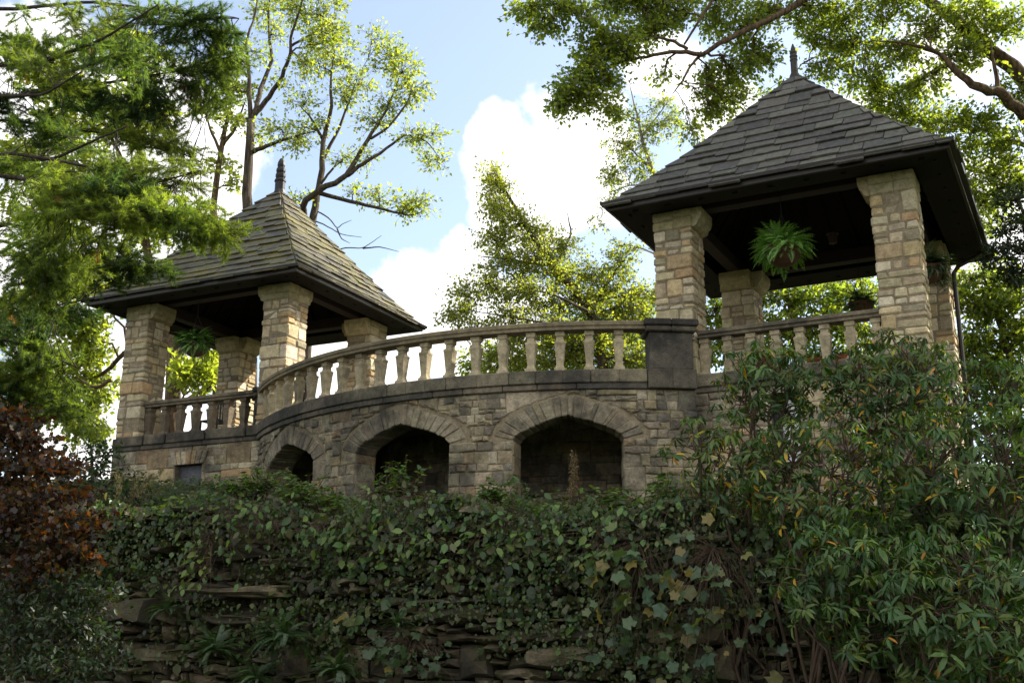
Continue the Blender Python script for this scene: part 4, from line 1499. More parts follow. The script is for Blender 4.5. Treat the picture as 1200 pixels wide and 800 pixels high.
# ---- white pine, trunk just outside the frame on the left
def pine():
    Yp = 17.5
    root_p = W(-170, 560, Yp)
    root_p[2] = float(ground_h(root_p[0], root_p[1])) - 0.1
    root = thing('white_pine', 'big pine reaching in from the left with feathery drooping needle sprays', 'tree', root_p)
    mb = MB()
    q, r = polyres([root_p, W(-160, 300, Yp), W(-155, 0, Yp), W(-150, -350, Yp)], [0.42, 0.38, 0.33, 0.22])
    tube(mb, q, r, 12)
    limbs = [
        ([(-155, 60), (0, 78, -.5), (60, 70, -1), (120, 46, -1.4), (185, 6, -1.6)], 0.055),
        ([(-155, 160), (-20, 118, .6), (50, 108, 1), (120, 98, 1.4), (200, 85, 1.6), (285, 62, 1.8)], 0.050),
        ([(-155, 130), (0, 112, -1), (50, 112, -1.6), (96, 84, -2)], 0.040),
        ([(-155, -10), (0, 12, .4), (110, 2, .8), (230, 18, 1), (280, 22, 1)], 0.045),
        ([(-155, 210), (0, 138, .8), (80, 152, 1.3), (170, 160, 1.6), (235, 190, 1.8)], 0.035),
        ([(-155, 240), (0, 185, -.6), (60, 188, -1), (110, 165, -1.3), (150, 148, -1.5)], 0.040),
        ([(-155, 260), (0, 178, -1), (90, 192, -1.7), (180, 215, -2), (235, 200, -2.1)], 0.035),
        ([(-155, 190), (0, 205, -1.4), (60, 217, -2), (110, 242, -2.3), (180, 260, -2.5), (272, 272, -2.7)], 0.043),
        ([(-155, 330), (0, 262, .4), (60, 268, .7), (130, 288, 1), (190, 312, 1.3)], 0.037),
        ([(-155, 300), (0, 280, -1.2), (50, 300, -1.6), (90, 318, -1.8)], 0.035),
        ([(-155, 400), (0, 350, .3), (50, 360, .5), (110, 350, .8)], 0.030),
        ([(-155, 430), (0, 395, -.6), (40, 410, -.8), (90, 430, -1)], 0.030),
        ([(-155, 470), (-20, 455, -.2), (40, 470, 0), (95, 478, 0)], 0.025),
    ]
    ND = []
    for (pts, r0) in limbs:
        P = PX(pts, Yp)
        q, r = polyres(P, np.linspace(r0, 0.012, len(P)), 6)
        tube(mb, q, r, 7)
        ND.append(q)
    ND = np.concatenate(ND)
    pads = [(20, 40, 60, 25, -.5, 1.3), (100, 30, 60, 22, 0, 1.3), (190, 25, 60, 22, .8, 1.3), (250, 30, 45, 18, 1, 1.3), (60, 80, 55, 18, -1, 1), (130, 70, 55, 20, -1, 1.2), (200, 85, 60, 20, 1.4, 1.5), (262, 70, 38, 16, 1.7, 1.3), (90, 112, 60, 18, 1, 1.3), (170, 120, 60, 18, 1.4, 1.4), (240, 105, 38, 14, 1.7, 1.1), (30, 130, 45, 16, .5, .9),
            (150, 165, 45, 14, 1.5, .9), (205, 178, 40, 13, 1.7, 1), (60, 165, 45, 14, -.8, .8), (120, 200, 55, 13, -1.8, .9), (200, 205, 40, 10, -2, .9), (20, 205, 40, 14, -1.2, .8), (70, 225, 45, 14, -2, .8), (110, 242, 50, 15, -2.2, 1.4), (165, 252, 55, 15, -2.4, 1.6), (225, 265, 45, 13, -2.6, 1.5), (255, 272, 26, 10, -2.7, .9), (150, 230, 50, 13, -2.3, 1.1),
            (40, 270, 50, 16, .5, 1.1), (110, 290, 45, 16, .8, 1.1), (30, 305, 45, 16, -1.4, 1.1), (85, 312, 40, 13, -1.7, 1.2), (140, 315, 34, 9, 1, 1.1), (178, 318, 22, 6, 1.3, .7), (55, 335, 45, 12, -1.6, 1.2), (20, 360, 40, 16, .3, 1), (65, 362, 38, 13, .5, .9), (30, 395, 45, 16, -.7, 1.1), (50, 415, 40, 12, -.9, .9), (15, 440, 40, 16, -.5, 1.1), (50, 465, 48, 12, 0, 1), (85, 480, 30, 10, 0, .7), (10, 480, 30, 14, 0, .8)]
    lv = Leaves()
    for (px, py, rx, ry, dy, sh) in pads:
        y = Yp + dy
        k = y / 1300
        c = W(px, py, y)
        rr = np.array([rx * k * 1.1, rx * k * 1.2, ry * k * 0.75])
        dist = np.linalg.norm(ND - c, axis=1)
        near = ND[np.argsort(dist)[:26]]
        pt_ = pick(PINE, 1, 0.3)[0]
        for t in range(int(13 * sh)):
            s0_ = near[rng.integers(26)]
            o_ = rdir(1)[0]
            e = c + o_ * rr * rng.uniform(0.35, 0.95)
            e = e + (e - s0_) * 0.1 + np.array([0, 0, -0.05])
            q = bez(s0_, e, 7, 0.05, 0.03)
            tube(mb, q, np.linspace(0.010, 0.003, 7), 3, cap=False)
            v = unit(q[-1] - q[2])
            nsub = 11
            tt = rng.uniform(0.35, 1.0, nsub)
            B = np.stack([np.interp(tt, np.linspace(0, 1, 7), q[:, a]) for a in range(3)], 1)
            for b_ in range(nsub):
                sd_ = unit(v * rng.uniform(0.5, 1.1) + rdir(1)[0] * np.array([0.8, 0.8, 0.35]) + np.array([0, 0, 0.08]))
                Ls = rng.uniform(0.16, 0.42)
                n = int(70 * Ls / 0.3)
                al = rng.uniform(0.1, 1, n) ** 0.8
                P = B[b_] + sd_ * (al * Ls)[:, None]
                D = unit(sd_ * rng.uniform(0.5, 1.1, (n, 1)) + rdir(n) * 0.7 + np.array([0, 0, -0.08]))
                L = rng.uniform(0.07, 0.12, n)
                col = pt_ * rng.uniform(0.7, 1.3) * rng.uniform(0.85, 1.15, (n, 1))
                if rng.random() < 0.005:
                    col = np.tile(np.array([[0.16, 0.09, 0.04]]), (n, 1))
                lv.add(P, D, rdir(n), L, 0.0105, col, T_NEED)
    mb.build('trunk', M_barkp, root, smooth=True)
    lv.build('crown', M_needle, root)


pine()

# ---- birches behind the terrace
Yb = 29
gb = lambda px, Y: W(px, 430, Y) * np.array([1, 1, 0]) + np.array([0, 0, 3.9])
tree('birch_tree', 'airy olive-green birch with a pointed leaning top behind the terrace balustrade', 'tree', [
    ([gb(720, Yb)] + PX([(700, 380), (670, 335), (640, 300), (610, 255), (585, 210), (575, 188)], Yb), [0.16, 0.14, 0.11, 0.09, 0.06, 0.03, 0.01]),
    (PX([(690, 365), (650, 345), (600, 335), (545, 345)], Yb - 1), [0.04, 0.028, 0.02, 0.008]),
    (PX([(690, 365), (720, 320), (735, 300)], Yb + 1), [0.07, 0.045, 0.012]),
    (PX([(650, 312), (605, 305), (560, 300)], Yb), [0.05, 0.03, 0.012]),
    (PX([(650, 312), (670, 275), (665, 250)], Yb + .7), [0.04, 0.03, 0.01]),
    (PX([(705, 390), (620, 375), (540, 362)], Yb - 1.5), [0.035, 0.022, 0.008]),
], pad_px([(578, 205, 9, 14, 0, .6), (585, 225, 14, 14, 0, .8), (590, 245, 20, 12, 0, 1), (605, 262, 25, 13, 0, 1.2), (630, 270, 20, 14, .6, 1), (585, 280, 24, 12, 0, 1), (625, 295, 32, 13, 0, 1.5), (660, 292, 22, 14, .7, 1.1), (590, 310, 30, 12, 0, 1.2), (640, 320, 32, 14, 0, 1.6), (685, 320, 28, 14, .7, 1.3), (725, 308, 24, 12, 1, .9), (570, 332, 24, 12, -.6, 1), (620, 345, 34, 14, -.6, 1.7), (670, 350, 34, 14, 0, 1.8), (720, 340, 34, 16, 1, 1.7), (752, 345, 22, 18, 1, 1.2), (545, 345, 20, 11, -1, .9), (540, 365, 18, 8, -1.4, .8), (600, 370, 28, 12, -1, 1.3), (650, 380, 34, 14, -.6, 1.7), (700, 380, 34, 16, .5, 1.7), (745, 385, 28, 18, 1, 1.4), (660, 410, 36, 14, 0, 1.4), (715, 415, 34, 14, .5, 1.4), (610, 400, 28, 12, -1, 1), (555, 385, 16, 8, -1.4, .5), (640, 430, 36, 14, 0, 1.4), (700, 440, 36, 14, .5, 1.4), (750, 420, 24, 18, .5, 1.2), (590, 425, 24, 12, -.5, .9), (735, 365, 26, 16, .6, 1.3), (680, 400, 34, 14, 0, 1.5)], Yb, 1.3),
    BIRCH, (0.085, 0.7), M_leaf, M_bark, clump=(27, 36), sigma=0.22, twig=0.008, hang=0.12)
tree('broadleaf_tree', 'low yellow-green tree seen between the terrace balusters behind the birch', 'tree', [
    ([gb(690, 36)] + PX([(688, 440), (680, 400), (670, 370)], 36), [0.16, 0.13, 0.09, 0.03]),
    (PX([(688, 430), (640, 410), (600, 400)], 36), [0.07, 0.05, 0.02]),
    (PX([(688, 430), (730, 405), (760, 390)], 36), [0.07, 0.05, 0.02]),
], pad_px([(560, 420, 24, 14, 0, .8), (600, 410, 30, 16, 0, 1.2), (645, 400, 32, 18, 0, 1.4), (690, 390, 32, 18, 0, 1.4), (735, 385, 30, 18, 0, 1.4), (625, 435, 34, 14, 0, 1.3), (680, 430, 34, 16, 0, 1.4), (735, 425, 32, 18, 0, 1.4), (765, 400, 20, 20, 0, 1), (580, 440, 26, 12, 0, .9), (700, 360, 28, 14, 0, 1)], 36, 1.2),
    LOCUST + GREENS, (0.14, 0.65), M_leaf, M_bark, clump=(20, 30), sigma=0.24)
Yc = 30
tree('birch_tree', 'thin weeping birch half hidden behind the right roof edge', 'tree', [
    ([gb(815, Yc)] + PX([(800, 330), (785, 250), (760, 190), (745, 130), (738, 100)], Yc), [0.15, 0.12, 0.09, 0.06, 0.03, 0.01]),
    (PX([(780, 235), (745, 215), (715, 225)], Yc), [0.04, 0.025, 0.008]),
    (PX([(765, 200), (735, 170), (715, 165)], Yc), [0.04, 0.025, 0.008]),
    (PX([(752, 160), (775, 130), (790, 110)], Yc), [0.03, 0.02, 0.008]),
], pad_px([(735, 135, 20, 14, 0, .7), (725, 165, 20, 16, 0, .9), (750, 170, 18, 16, 0, .8), (735, 195, 22, 16, 0, .9), (715, 205, 14, 14, 0, .7), (765, 150, 20, 14, 0, .8), (760, 200, 16, 14, 0, .6), (720, 230, 14, 12, 0, .6), (790, 140, 18, 14, 0, .7), (775, 120, 16, 14, 0, .6), (740, 235, 12, 12, 0, .5), (720, 290, 12, 12, 0, .4), (740, 290, 14, 16, 0, .5), (700, 260, 10, 10, 0, .2)], Yc),
    BIRCH + OAK, (0.085, 0.65), M_leaf, M_barkw, clump=(24, 26), sigma=0.16, twig=0.007, hang=0.16)

# ---- the big tree over the right pavilion
Yo = 26
go = W(1330, 430, Yo) * np.array([1, 1, 0]) + np.array([0, 0, 3.9])
oak_blockers = [((8.5 + rng.uniform(0, 4.5), 25.5 + rng.uniform(0, 4), 20.5 + rng.uniform(0, 1.8)), (1.5, 1.5, 0.8), 160) for _ in range(12)]  # unseen sprays added above the oak to shade the pine's lower limbs
oak_pads = [(620, 8, 22, 12, -2, 1.1), (655, 12, 18, 14, -2, 1), (640, 30, 12, 8, -2, .5), (688, 20, 10, 10, -2, .4), (715, 5, 22, 12, -1, 1.1), (750, 8, 28, 16, -1, 1.6), (790, 12, 26, 16, -1, 1.4), (725, 40, 25, 12, -1.5, 1.2), (765, 35, 22, 12, -1, 1.2), (700, 58, 22, 12, -1.5, 1.3), (735, 60, 18, 10, -1.5, .9), (690, 85, 20, 13, -1.6, 1.3), (670, 105, 18, 12, -1.6, 1.2), (715, 90, 16, 10, -1.5, .8), (660, 122, 9, 6, -1.6, .5), (690, 115, 8, 10, -1.6, .5), (715, 125, 8, 10, -1.5, .4),
            (840, 15, 26, 14, 0, 1.3), (870, 35, 25, 14, 0, 1.2), (835, 95, 20, 14, 0, 1), (860, 85, 24, 16, 0, 1.3), (830, 125, 16, 10, 0, .8), (885, 65, 22, 14, 0, 1.1), (810, 150, 12, 8, 0, .4), (855, 118, 18, 10, 0, .7), (900, 15, 26, 14, .5, 1.3), (945, 12, 28, 14, .5, 1.4), (960, 45, 22, 14, .5, 1), (985, 20, 26, 16, .5, 1.2), (1000, 55, 28, 16, .5, 1.4), (965, 80, 20, 12, .5, .8), (1015, 90, 24, 14, .5, 1.1), (1040, 15, 30, 16, 0, 1.5), (1050, 60, 28, 16, 0, 1.4), (1045, 120, 28, 14, .5, 1.3), (1080, 95, 26, 16, 0, 1.3), (1070, 140, 26, 14, .5, 1.3), (1030, 105, 18, 10, .5, .6), (1095, 30, 26, 16, -.5, 1.3), (1120, 65, 24, 14, -.5, 1.1), (1140, 20, 28, 16, -.5, 1.3), (1180, 30, 26, 16, -.5, 1.3), (1150, 60, 20, 12, -.5, .7), (1110, 145, 26, 16, 0, 1.3), (1145, 150, 26, 16, 0, 1.3), (1180, 165, 26, 18, 0, 1.3), (1125, 185, 24, 14, .5, 1.2), (1160, 200, 26, 14, .5, 1.3), (1135, 225, 22, 12, .5, 1.1), (1185, 215, 22, 14, .5, 1), (1145, 265, 18, 10, .5, .5), (1190, 110, 20, 14, 0, .8), (1090, 175, 18, 10, .5, .7), (1160, 240, 18, 10, 1, .7),
            (770, -20, 40, 18, -1, 1.4), (860, -25, 45, 18, 0, 1.4), (960, -25, 45, 18, 0, 1.4), (1060, -25, 45, 18, 0, 1.4), (1150, -25, 45, 18, 0, 1.4), (910, 110, 14, 8, 1, .4), (780, 85, 12, 8, 0, .3)]
tree('oak_tree', 'huge spreading tree with thick dark limbs arching over the right roof', 'tree', [
    ([go] + PX([(1310, 330), (1270, 220), (1235, 150), (1200, 88), (1150, 50), (1085, -2), (1040, -40)], Yo), [0.45, 0.4, 0.36, 0.28, 0.21, 0.18, 0.14, 0.1]),
    (PX([(1262, 210), (1200, 132, -.5), (1172, 108, -.8), (1145, 103, -1), (1122, 85, -1), (1106, 66, -1), (1080, 50, -1)], Yo), [0.2, 0.16, 0.13, 0.11, 0.08, 0.055, 0.015]),
    (PX([(1170, 108), (1166, 80), (1160, 50)], Yo - .8), [0.07, 0.05, 0.02]),
    (PX([(1130, 90), (1100, 62), (1060, 50), (1020, 48)], Yo - .9), [0.06, 0.05, 0.03, 0.01]),
    (PX([(1085, 0), (1030, -40, .3), (970, -20, 0), (930, 8, -.4), (900, 24, -.7), (848, 48, -1), (822, 65, -1.2)], Yo), [0.12, 0.11, 0.1, 0.09, 0.08, 0.065, 0.055]),
    (PX([(822, 65), (804, 61), (781, 62), (750, 68), (719, 75), (695, 88), (668, 108)], Yo - 1.3), [0.06, 0.055, 0.045, 0.035, 0.03, 0.02, 0.008]),
    (PX([(806, 58), (788, 48), (771, 44), (748, 48), (725, 40)], Yo - 1.3), [0.045, 0.04, 0.035, 0.02, 0.008]),
    (PX([(820, 66), (809, 77), (800, 95), (788, 110)], Yo - 1.2), [0.04, 0.03, 0.025, 0.01]),
    (PX([(802, 52), (817, 28), (835, 0), (845, -30)], Yo - 1.3), [0.03, 0.035, 0.04, 0.045]),
    (PX([(760, -40), (700, -15), (655, 5), (620, 8)], Yo - 2), [0.08, 0.06, 0.03, 0.01]),
    (PX([(845, -30), (760, -40)], Yo - 1.6), [0.09, 0.08]),
    (PX([(1040, -40), (845, -30)], Yo - 1), [0.12, 0.09]),
    (PX([(940, 75), (970, 60, 1), (1000, 50, 1)], Yo + .6), [0.02, 0.03, 0.035]),
    (PX([(1240, 190), (1190, 165, .5), (1150, 170, .6), (1115, 165, .6)], Yo), [0.09, 0.06, 0.04, 0.015]),
    (PX([(1250, 220), (1190, 210, .5), (1150, 235, .8), (1140, 265, .8)], Yo), [0.07, 0.05, 0.03, 0.01]),
    (PX([(1000, 50), (1060, 50), (1100, 62)], Yo + .6), [0.035, 0.05, 0.06]),
], pad_px(oak_pads, Yo, 1.2), OAK, (0.118, 0.62), M_leaf, M_barkb, clump=(26, 29), sigma=0.21, far=oak_blockers, twig=0.010)

# ---- unseen tree added right of the frame to keep the sun off the bank
side_blockers = []
for iz in range(5):
    for iy in range(4):
        for ix in range(2):
            z_ = 7.5 + iz * 3.0
            side_blockers.append(((13.8 + ix * 2.6 + rng.uniform(-.8, .8), 13.0 + iy * 2.3 + iz * 1.15 + rng.uniform(-.8, .8), z_ + rng.uniform(-.8, .8)), (1.9, 1.9, 1.4), 300))
tree('broadleaf_tree', 'tall unseen tree added right of the rhododendrons to shade the bank', 'tree', [
    ([(15.5, 18.5, 2.0), (15.4, 18.8, 6), (15.2, 19.5, 12), (15.0, 20.5, 20)], [0.4, 0.34, 0.24, 0.06]),
], [], OAK, (0.15, 0.7), M_leaf, M_barkb, far=side_blockers)

# ---- trees behind and beside the right pavilion
Yr = 31
tree('broadleaf_tree', 'sunlit yellow-green tree showing through the right pavilion opening', 'tree', [
    ([gb(930, Yr)] + PX([(935, 410), (930, 370), (920, 340)], Yr), [0.2, 0.16, 0.12, 0.06]),
    (PX([(932, 395), (880, 375), (835, 370)], Yr), [0.08, 0.05, 0.02]),
    (PX([(933, 400), (980, 380), (1020, 360)], Yr), [0.08, 0.05, 0.02]),
], pad_px([(840, 360, 26, 20, 0, 1.6), (845, 410, 26, 20, 0, 1.6), (905, 350, 30, 16, 0, 1.6), (915, 390, 34, 18, 0, 2), (955, 350, 34, 16, 0, 1.8), (970, 385, 34, 18, 0, 2), (1005, 350, 34, 18, 0, 1.8), (1015, 395, 34, 20, 0, 1.8), (905, 425, 34, 16, 0, 1.6), (965, 420, 34, 16, 0, 1.6), (870, 385, 26, 20, 1, 1.4), (870, 340, 26, 16, 1, 1.2), (930, 325, 36, 12, 1, 1.2), (990, 325, 36, 12, 1, 1.2), (790, 390, 25, 20, 1, 1.4), (785, 345, 22, 16, 1, 1)], Yr, 1.3),
    LOCUST + GREENS, (0.14, 0.65), M_leaf, M_barkb, clump=(20, 32), sigma=0.2)
Ys = 23
gs = W(1190, 500, Ys)
gs[2] = 2.9
tree('broadleaf_tree', 'yellow-green bushy tree beyond the downpipe at the right edge', 'tree', [
    ([gs] + PX([(1185, 440), (1175, 390), (1160, 340), (1150, 320)], Ys), [0.14, 0.11, 0.08, 0.04, 0.015]),
    (PX([(1183, 430), (1150, 410), (1130, 400)], Ys), [0.06, 0.04, 0.012]),
    (PX([(1178, 400), (1205, 370), (1230, 340)], Ys), [0.06, 0.04, 0.012]),
], pad_px([(1140, 325, 22, 13, 0, 1.2), (1175, 335, 26, 16, 0, 1.5), (1140, 360, 22, 16, 0, 1.4), (1180, 370, 26, 16, 0, 1.6), (1140, 400, 22, 18, 0, 1.6), (1180, 405, 28, 18, 0, 1.7), (1150, 440, 28, 18, 0, 1.6), (1190, 445, 26, 18, 0, 1.6), (1165, 475, 34, 14, 0, 1.3), (1210, 340, 22, 22, 0, 1.2), (1215, 400, 22, 22, 0, 1.3), (1125, 430, 14, 20, 0, 1)], Ys, 1.3),
    LOCUST + GREENS, (0.13, 0.5), M_leaf, M_bark, clump=(20, 28), sigma=0.17)
Yd = 20
gd = W(1230, 480, Yd)
gd[2] = 2.6
tree('holly_tree', 'dark glossy evergreen hanging in at the right edge under the big tree', 'tree', [
    ([gd] + PX([(1232, 400), (1228, 320), (1222, 260), (1215, 215)], Yd), [0.12, 0.1, 0.08, 0.05, 0.02]),
    (PX([(1228, 310), (1195, 290), (1168, 285)], Yd), [0.04, 0.03, 0.01]),
    (PX([(1224, 270), (1200, 250), (1185, 225)], Yd), [0.04, 0.03, 0.01]),
], pad_px([(1190, 235, 14, 12, 0, 1), (1185, 265, 16, 13, 0, 1.2), (1172, 290, 14, 12, 0, 1), (1198, 295, 18, 16, 0, 1.5), (1180, 318, 18, 10, 0, 1), (1205, 255, 16, 18, 0, 1.3), (1225, 290, 18, 26, 0, 1.5), (1160, 305, 8, 8, 0, .5), (1200, 330, 16, 10, 0, .9)], Yd),
    [(0.022, 0.04, 0.016), (0.03, 0.05, 0.018), (0.016, 0.03, 0.014)], (0.10, 0.42), M_waxy, M_bark, clump=(14, 18), sigma=0.12, tpl=T_OVAL)

# ------------------------------------------------------------------ hanging ferns and things under the roofs


def fern_fronds(lv, c, n, Lm, pal, updroop=(0.7, 1.15), flat=1.0, wd=0.16):
    for i in range(n):
        az = rng.uniform(0, 2 * math.pi)
        L = Lm * rng.uniform(0.65, 1.15)
        el = rng.uniform(0.1, 1.45)
        t = np.linspace(0, 1, 15)
        hor = np.array([math.cos(az), math.sin(az), 0])
        th = el - t * rng.uniform(*updroop) * 1.5
        st = L / 14
        pts = np.zeros((15, 3))
        for k in range(1, 15):
            pts[k] = pts[k - 1] + st * (hor * math.cos(th[k]) * flat + np.array([0, 0, math.sin(th[k])]))
        pts += c
        tg = unit(np.gradient(pts, axis=0))
        sd = unit(np.cross(tg, np.array([0, 0, 1.0])))
        up = np.cross(sd, tg)
        wdt = L * wd * np.sin(math.pi * np.clip(t * 0.9 + 0.12, 0, 1)) ** 0.8 + 0.01
        col = pick(pal, 1, 0.25)[0]
        tt = np.linspace(0.06, 1, 27)
        Pq = np.stack([np.interp(tt, t, pts[:, k]) for k in range(3)], 1)
        Tq = np.stack([np.interp(tt, t, tg[:, k]) for k in range(3)], 1)
        Sq = np.stack([np.interp(tt, t, sd[:, k]) for k in range(3)], 1)
        Uq = np.stack([np.interp(tt, t, up[:, k]) for k in range(3)], 1)
        wq = np.interp(tt, t, wdt)
        for sg in (-1, 1):
            D = unit(Sq * sg + Tq * 0.35 - Uq * 0.2 + rng.normal(size=Sq.shape) * 0.08)
            lv.add(Pq, D, Uq + rng.normal(size=Uq.shape) * 0.1, wq, wq * 0.0 + L * 0.024, col * rng.uniform(0.8, 1.2, (len(Pq), 1)), T_TRI3)


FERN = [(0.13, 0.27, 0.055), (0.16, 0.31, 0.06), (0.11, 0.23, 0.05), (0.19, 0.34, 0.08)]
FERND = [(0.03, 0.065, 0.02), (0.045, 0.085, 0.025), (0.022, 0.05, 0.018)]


def hanging_fern(label, P, R, hook_z, n=95, pal=FERN, Lm=0.5):
    P = np.asarray(P, float)                     # rim centre
    root = thing('hanging_fern', label, 'hanging plant', P, 'ferns in hanging baskets')
    mb = MB()
    lathe(mb, P, [(0.02, -R * 0.95), (R * 0.45, -R * 0.86), (R * 0.78, -R * 0.55), (R * 0.95, -R * 0.2), (R, 0), (R * 0.93, 0.0), (R * 0.9, -0.04), (0.02, -0.05)], 22, (0.1, 0.05, 0.03))
    mb.build('basket', M_coir, root, smooth=True)
    mb = MB()
    top = np.array([P[0], P[1], hook_z - 0.35])
    for k in range(3):
        a = 2 * math.pi * k / 3 + 0.4
        tube(mb, [P + np.array([R * math.cos(a), R * math.sin(a), 0]), top], 0.006, 5)
    tube(mb, [top, np.array([P[0], P[1], hook_z])], 0.008, 5)
    mb.build('hanger', M_iron, root)
    lv = Leaves()
    fern_fronds(lv, P + np.array([0, 0, -0.02]), n, Lm, pal)
    lv.build('fronds', M_fern, root)


hanging_fern('bright green fern in a basket hung in the front opening of the right pavilion', FR.p(0.02, -hy + 0.22, 6.50), 0.34, ZC + 0.01, 300, FERN, 0.60)
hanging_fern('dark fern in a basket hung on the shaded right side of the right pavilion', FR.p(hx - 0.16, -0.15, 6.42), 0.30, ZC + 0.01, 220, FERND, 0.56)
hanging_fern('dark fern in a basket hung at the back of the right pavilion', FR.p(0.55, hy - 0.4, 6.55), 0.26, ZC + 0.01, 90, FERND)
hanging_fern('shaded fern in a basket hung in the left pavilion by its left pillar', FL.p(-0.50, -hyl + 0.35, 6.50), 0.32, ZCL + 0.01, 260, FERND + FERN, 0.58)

root = thing('hanging_lantern', 'small red-brown lantern hung from the ceiling above the bright fern', 'lantern', FR.p(0.45, 0.0, 7.6))
P = FR.p(0.45, 0.0, 0)
mb = MB()
lathe(mb, P, [(0.04, 7.2), (0.075, 7.22), (0.10, 7.38), (0.12, 7.40), (0.08, 7.46), (0.03, 7.52)], 8, (0.1, 0.03, 0.02))
mb.build('lantern_body', M_lamp, root)
mb = MB()
tube(mb, [P + np.array([0, 0, 7.5]), P + np.array([0, 0, 9.6])], 0.012, 6)
mb.build('hanging_rod', M_iron, root)

# pots and boxes standing behind the right balustrade
root = thing('flower_pot', 'round terracotta pot standing behind the right balustrade near its left end', 'pot', FR.p(-0.55, -hy + 0.62, Z_LT))
mb = MB()
lathe(mb, FR.p(-0.55, -hy + 0.62, Z_LT - 0.028), [(0.12, 0), (0.17, 0.28), (0.19, 0.28), (0.19, 0.34), (0.165, 0.34), (0.16, 0.30), (0.02, 0.30)], 18, (0.3, 0.1, 0.05))
mb.build('pot_body', M_terra, root, smooth=False)
lv = Leaves()
fern_fronds(lv, FR.p(-0.55, -hy + 0.62, Z_LT + 0.27), 26, 0.3, GREENS)
lv.build('foliage', M_soft, root)
root = thing('planter_box', 'long terracotta planter box standing behind the right balustrade', 'planter', FR.p(0.65, -hy + 0.65, Z_LT))
mb = MB()
o = FR.p(0.65, -hy + 0.65, Z_LT - 0.028)
box(mb, o, FR.ex, FR.ey, -0.42, 0.42, -0.13, -0.10, 0, 0.26, 0.008, (0.3, 0.1, 0.05))
box(mb, o, FR.ex, FR.ey, -0.42, 0.42, 0.10, 0.13, 0, 0.26, 0.008, (0.3, 0.1, 0.05))
box(mb, o, FR.ex, FR.ey, -0.42, -0.39, -0.098, 0.098, 0, 0.26, 0.008, (0.3, 0.1, 0.05))
box(mb, o, FR.ex, FR.ey, 0.39, 0.42, -0.098, 0.098, 0, 0.26, 0.008, (0.3, 0.1, 0.05))
box(mb, o, FR.ex, FR.ey, -0.388, 0.388, -0.098, 0.098, 0.01, 0.22, 0.004, (0.05, 0.03, 0.02))
mb.build('box_body', M_terra, root)
lv = Leaves()
for x in (-0.25, 0, 0.25):
    fern_fronds(lv, o + FR.ex * x + np.array([0, 0, 0.22]), 22, 0.34, FERND + GREENS)
lv.build('foliage', M_soft, root)

# dark garden chair behind the left balustrade
cx, cy = -0.35, -hyl + 1.05
root = thing('garden_chair', 'dark slatted chair standing behind the left balustrade', 'chair', FL.p(cx, cy, Z_LT))
o = FL.p(cx, cy, Z_LT - 0.03)
for (x, y) in ((-0.24, -0.22), (0.24, -0.22), (-0.24, 0.24), (0.24, 0.24)):
    mb = MB()
    box(mb, o, FL.ex, FL.ey, x - 0.02, x + 0.02, y - 0.02, y + 0.02, 0, 0.43, 0.004, (0.02,) * 3)
    mb.build('leg', M_iron, root)
mb = MB()
for k in range(6):
    box(mb, o, FL.ex, FL.ey, -0.27, 0.27, -0.25 + k * 0.088, -0.175 + k * 0.088, 0.431, 0.46, 0.004, (0.02,) * 3)
mb.build('seat', M_iron, root)
mb = MB()
for k in range(7):
    box(mb, o, FL.ex, FL.ey, -0.25 + k * 0.078, -0.21 + k * 0.078, 0.215, 0.235, 0.462, 0.90, 0.004, (0.02,) * 3)
box(mb, o, FL.ex, FL.ey, -0.27, 0.28, 0.212, 0.24, 0.902, 0.98, 0.006, (0.02,) * 3)
mb.build('backrest', M_iron, root)

# ------------------------------------------------------------------ ground-cover ivy on the cliff and the bank (nobody could count it)
IVY = [(0.038, 0.074, 0.016), (0.053, 0.098, 0.02), (0.024, 0.048, 0.013), (0.075, 0.122, 0.024), (0.075, 0.085, 0.02), (0.062, 0.056, 0.02)]
lv = Leaves()


def vnoise(s, z, f, ph):
    return (np.sin(s * f + ph + 1.7 * np.sin(z * f * 1.3 + ph)) + np.sin(z * f * 1.9 + ph * 2 + 1.3 * np.sin(s * f * 0.8))) / 2


n = 190000
s = rng.uniform(-15, 12, n)
z = rng.uniform(-1.6, 2.2, n)
p2 = (CLN * 15.4 / 1.0605)[None] + CLT[None] * s[:, None]
top = cliff_top(p2[:, 0], p2[:, 1])
dens = 0.30 + 0.6 * vnoise(s, z, 1.6, 0.4) + 0.35 * vnoise(s, z, 5.1, 2.0) + 0.75 * sstep(-1.3, -0.1, z - top) - 0.28 * (1 - sstep(-0.7, 0.3, z))
k = (rng.random(n) < dens) & (z < top + 0.1) & ((s > -5.0) | (rng.random(n) < 0.6))
s, z, p2 = s[k], z[k], p2[k]
n = len(s)
d = rng.uniform(0.30, 0.62, n) + 0.16 * np.sin(s * 0.9)
P = np.column_stack([p2 - CLN[None] * (d + 0.1)[:, None], z])
out_ = np.array([-CLN[0], -CLN[1], 0])
D = unit(rng.normal(size=(n, 3)) * 0.5 + np.array([0, 0, -0.7]) + out_ * 0.25)
N = unit(out_ + np.array([0, 0, 0.45]) + rng.normal(size=(n, 3)) * 0.45)
L = rng.uniform(0.03, 0.055, n) * (1 + 0.9 * (rng.random(n) < 0.3)) * (1 + 0.8 * (rng.random(n) < 0.12))
lv.add(P, D, N, L, L * 0.8, pick(IVY, n, 0.3), T_OVAL)
n = 52000
x = rng.uniform(-14, 12, n)
y = rng.uniform(11, 25, n)
u = cliff_u(x, y)
rr = np.hypot(x - CC[0], y - CC[1])
lx = (x - FR.o[0]) * FR.ex[0] + (y - FR.o[1]) * FR.ex[1]
ly = (x - FR.o[0]) * FR.ey[0] + (y - FR.o[1]) * FR.ey[1]
mx_ = (x - FL.o[0]) * FL.ex[0] + (y - FL.o[1]) * FL.ex[1]
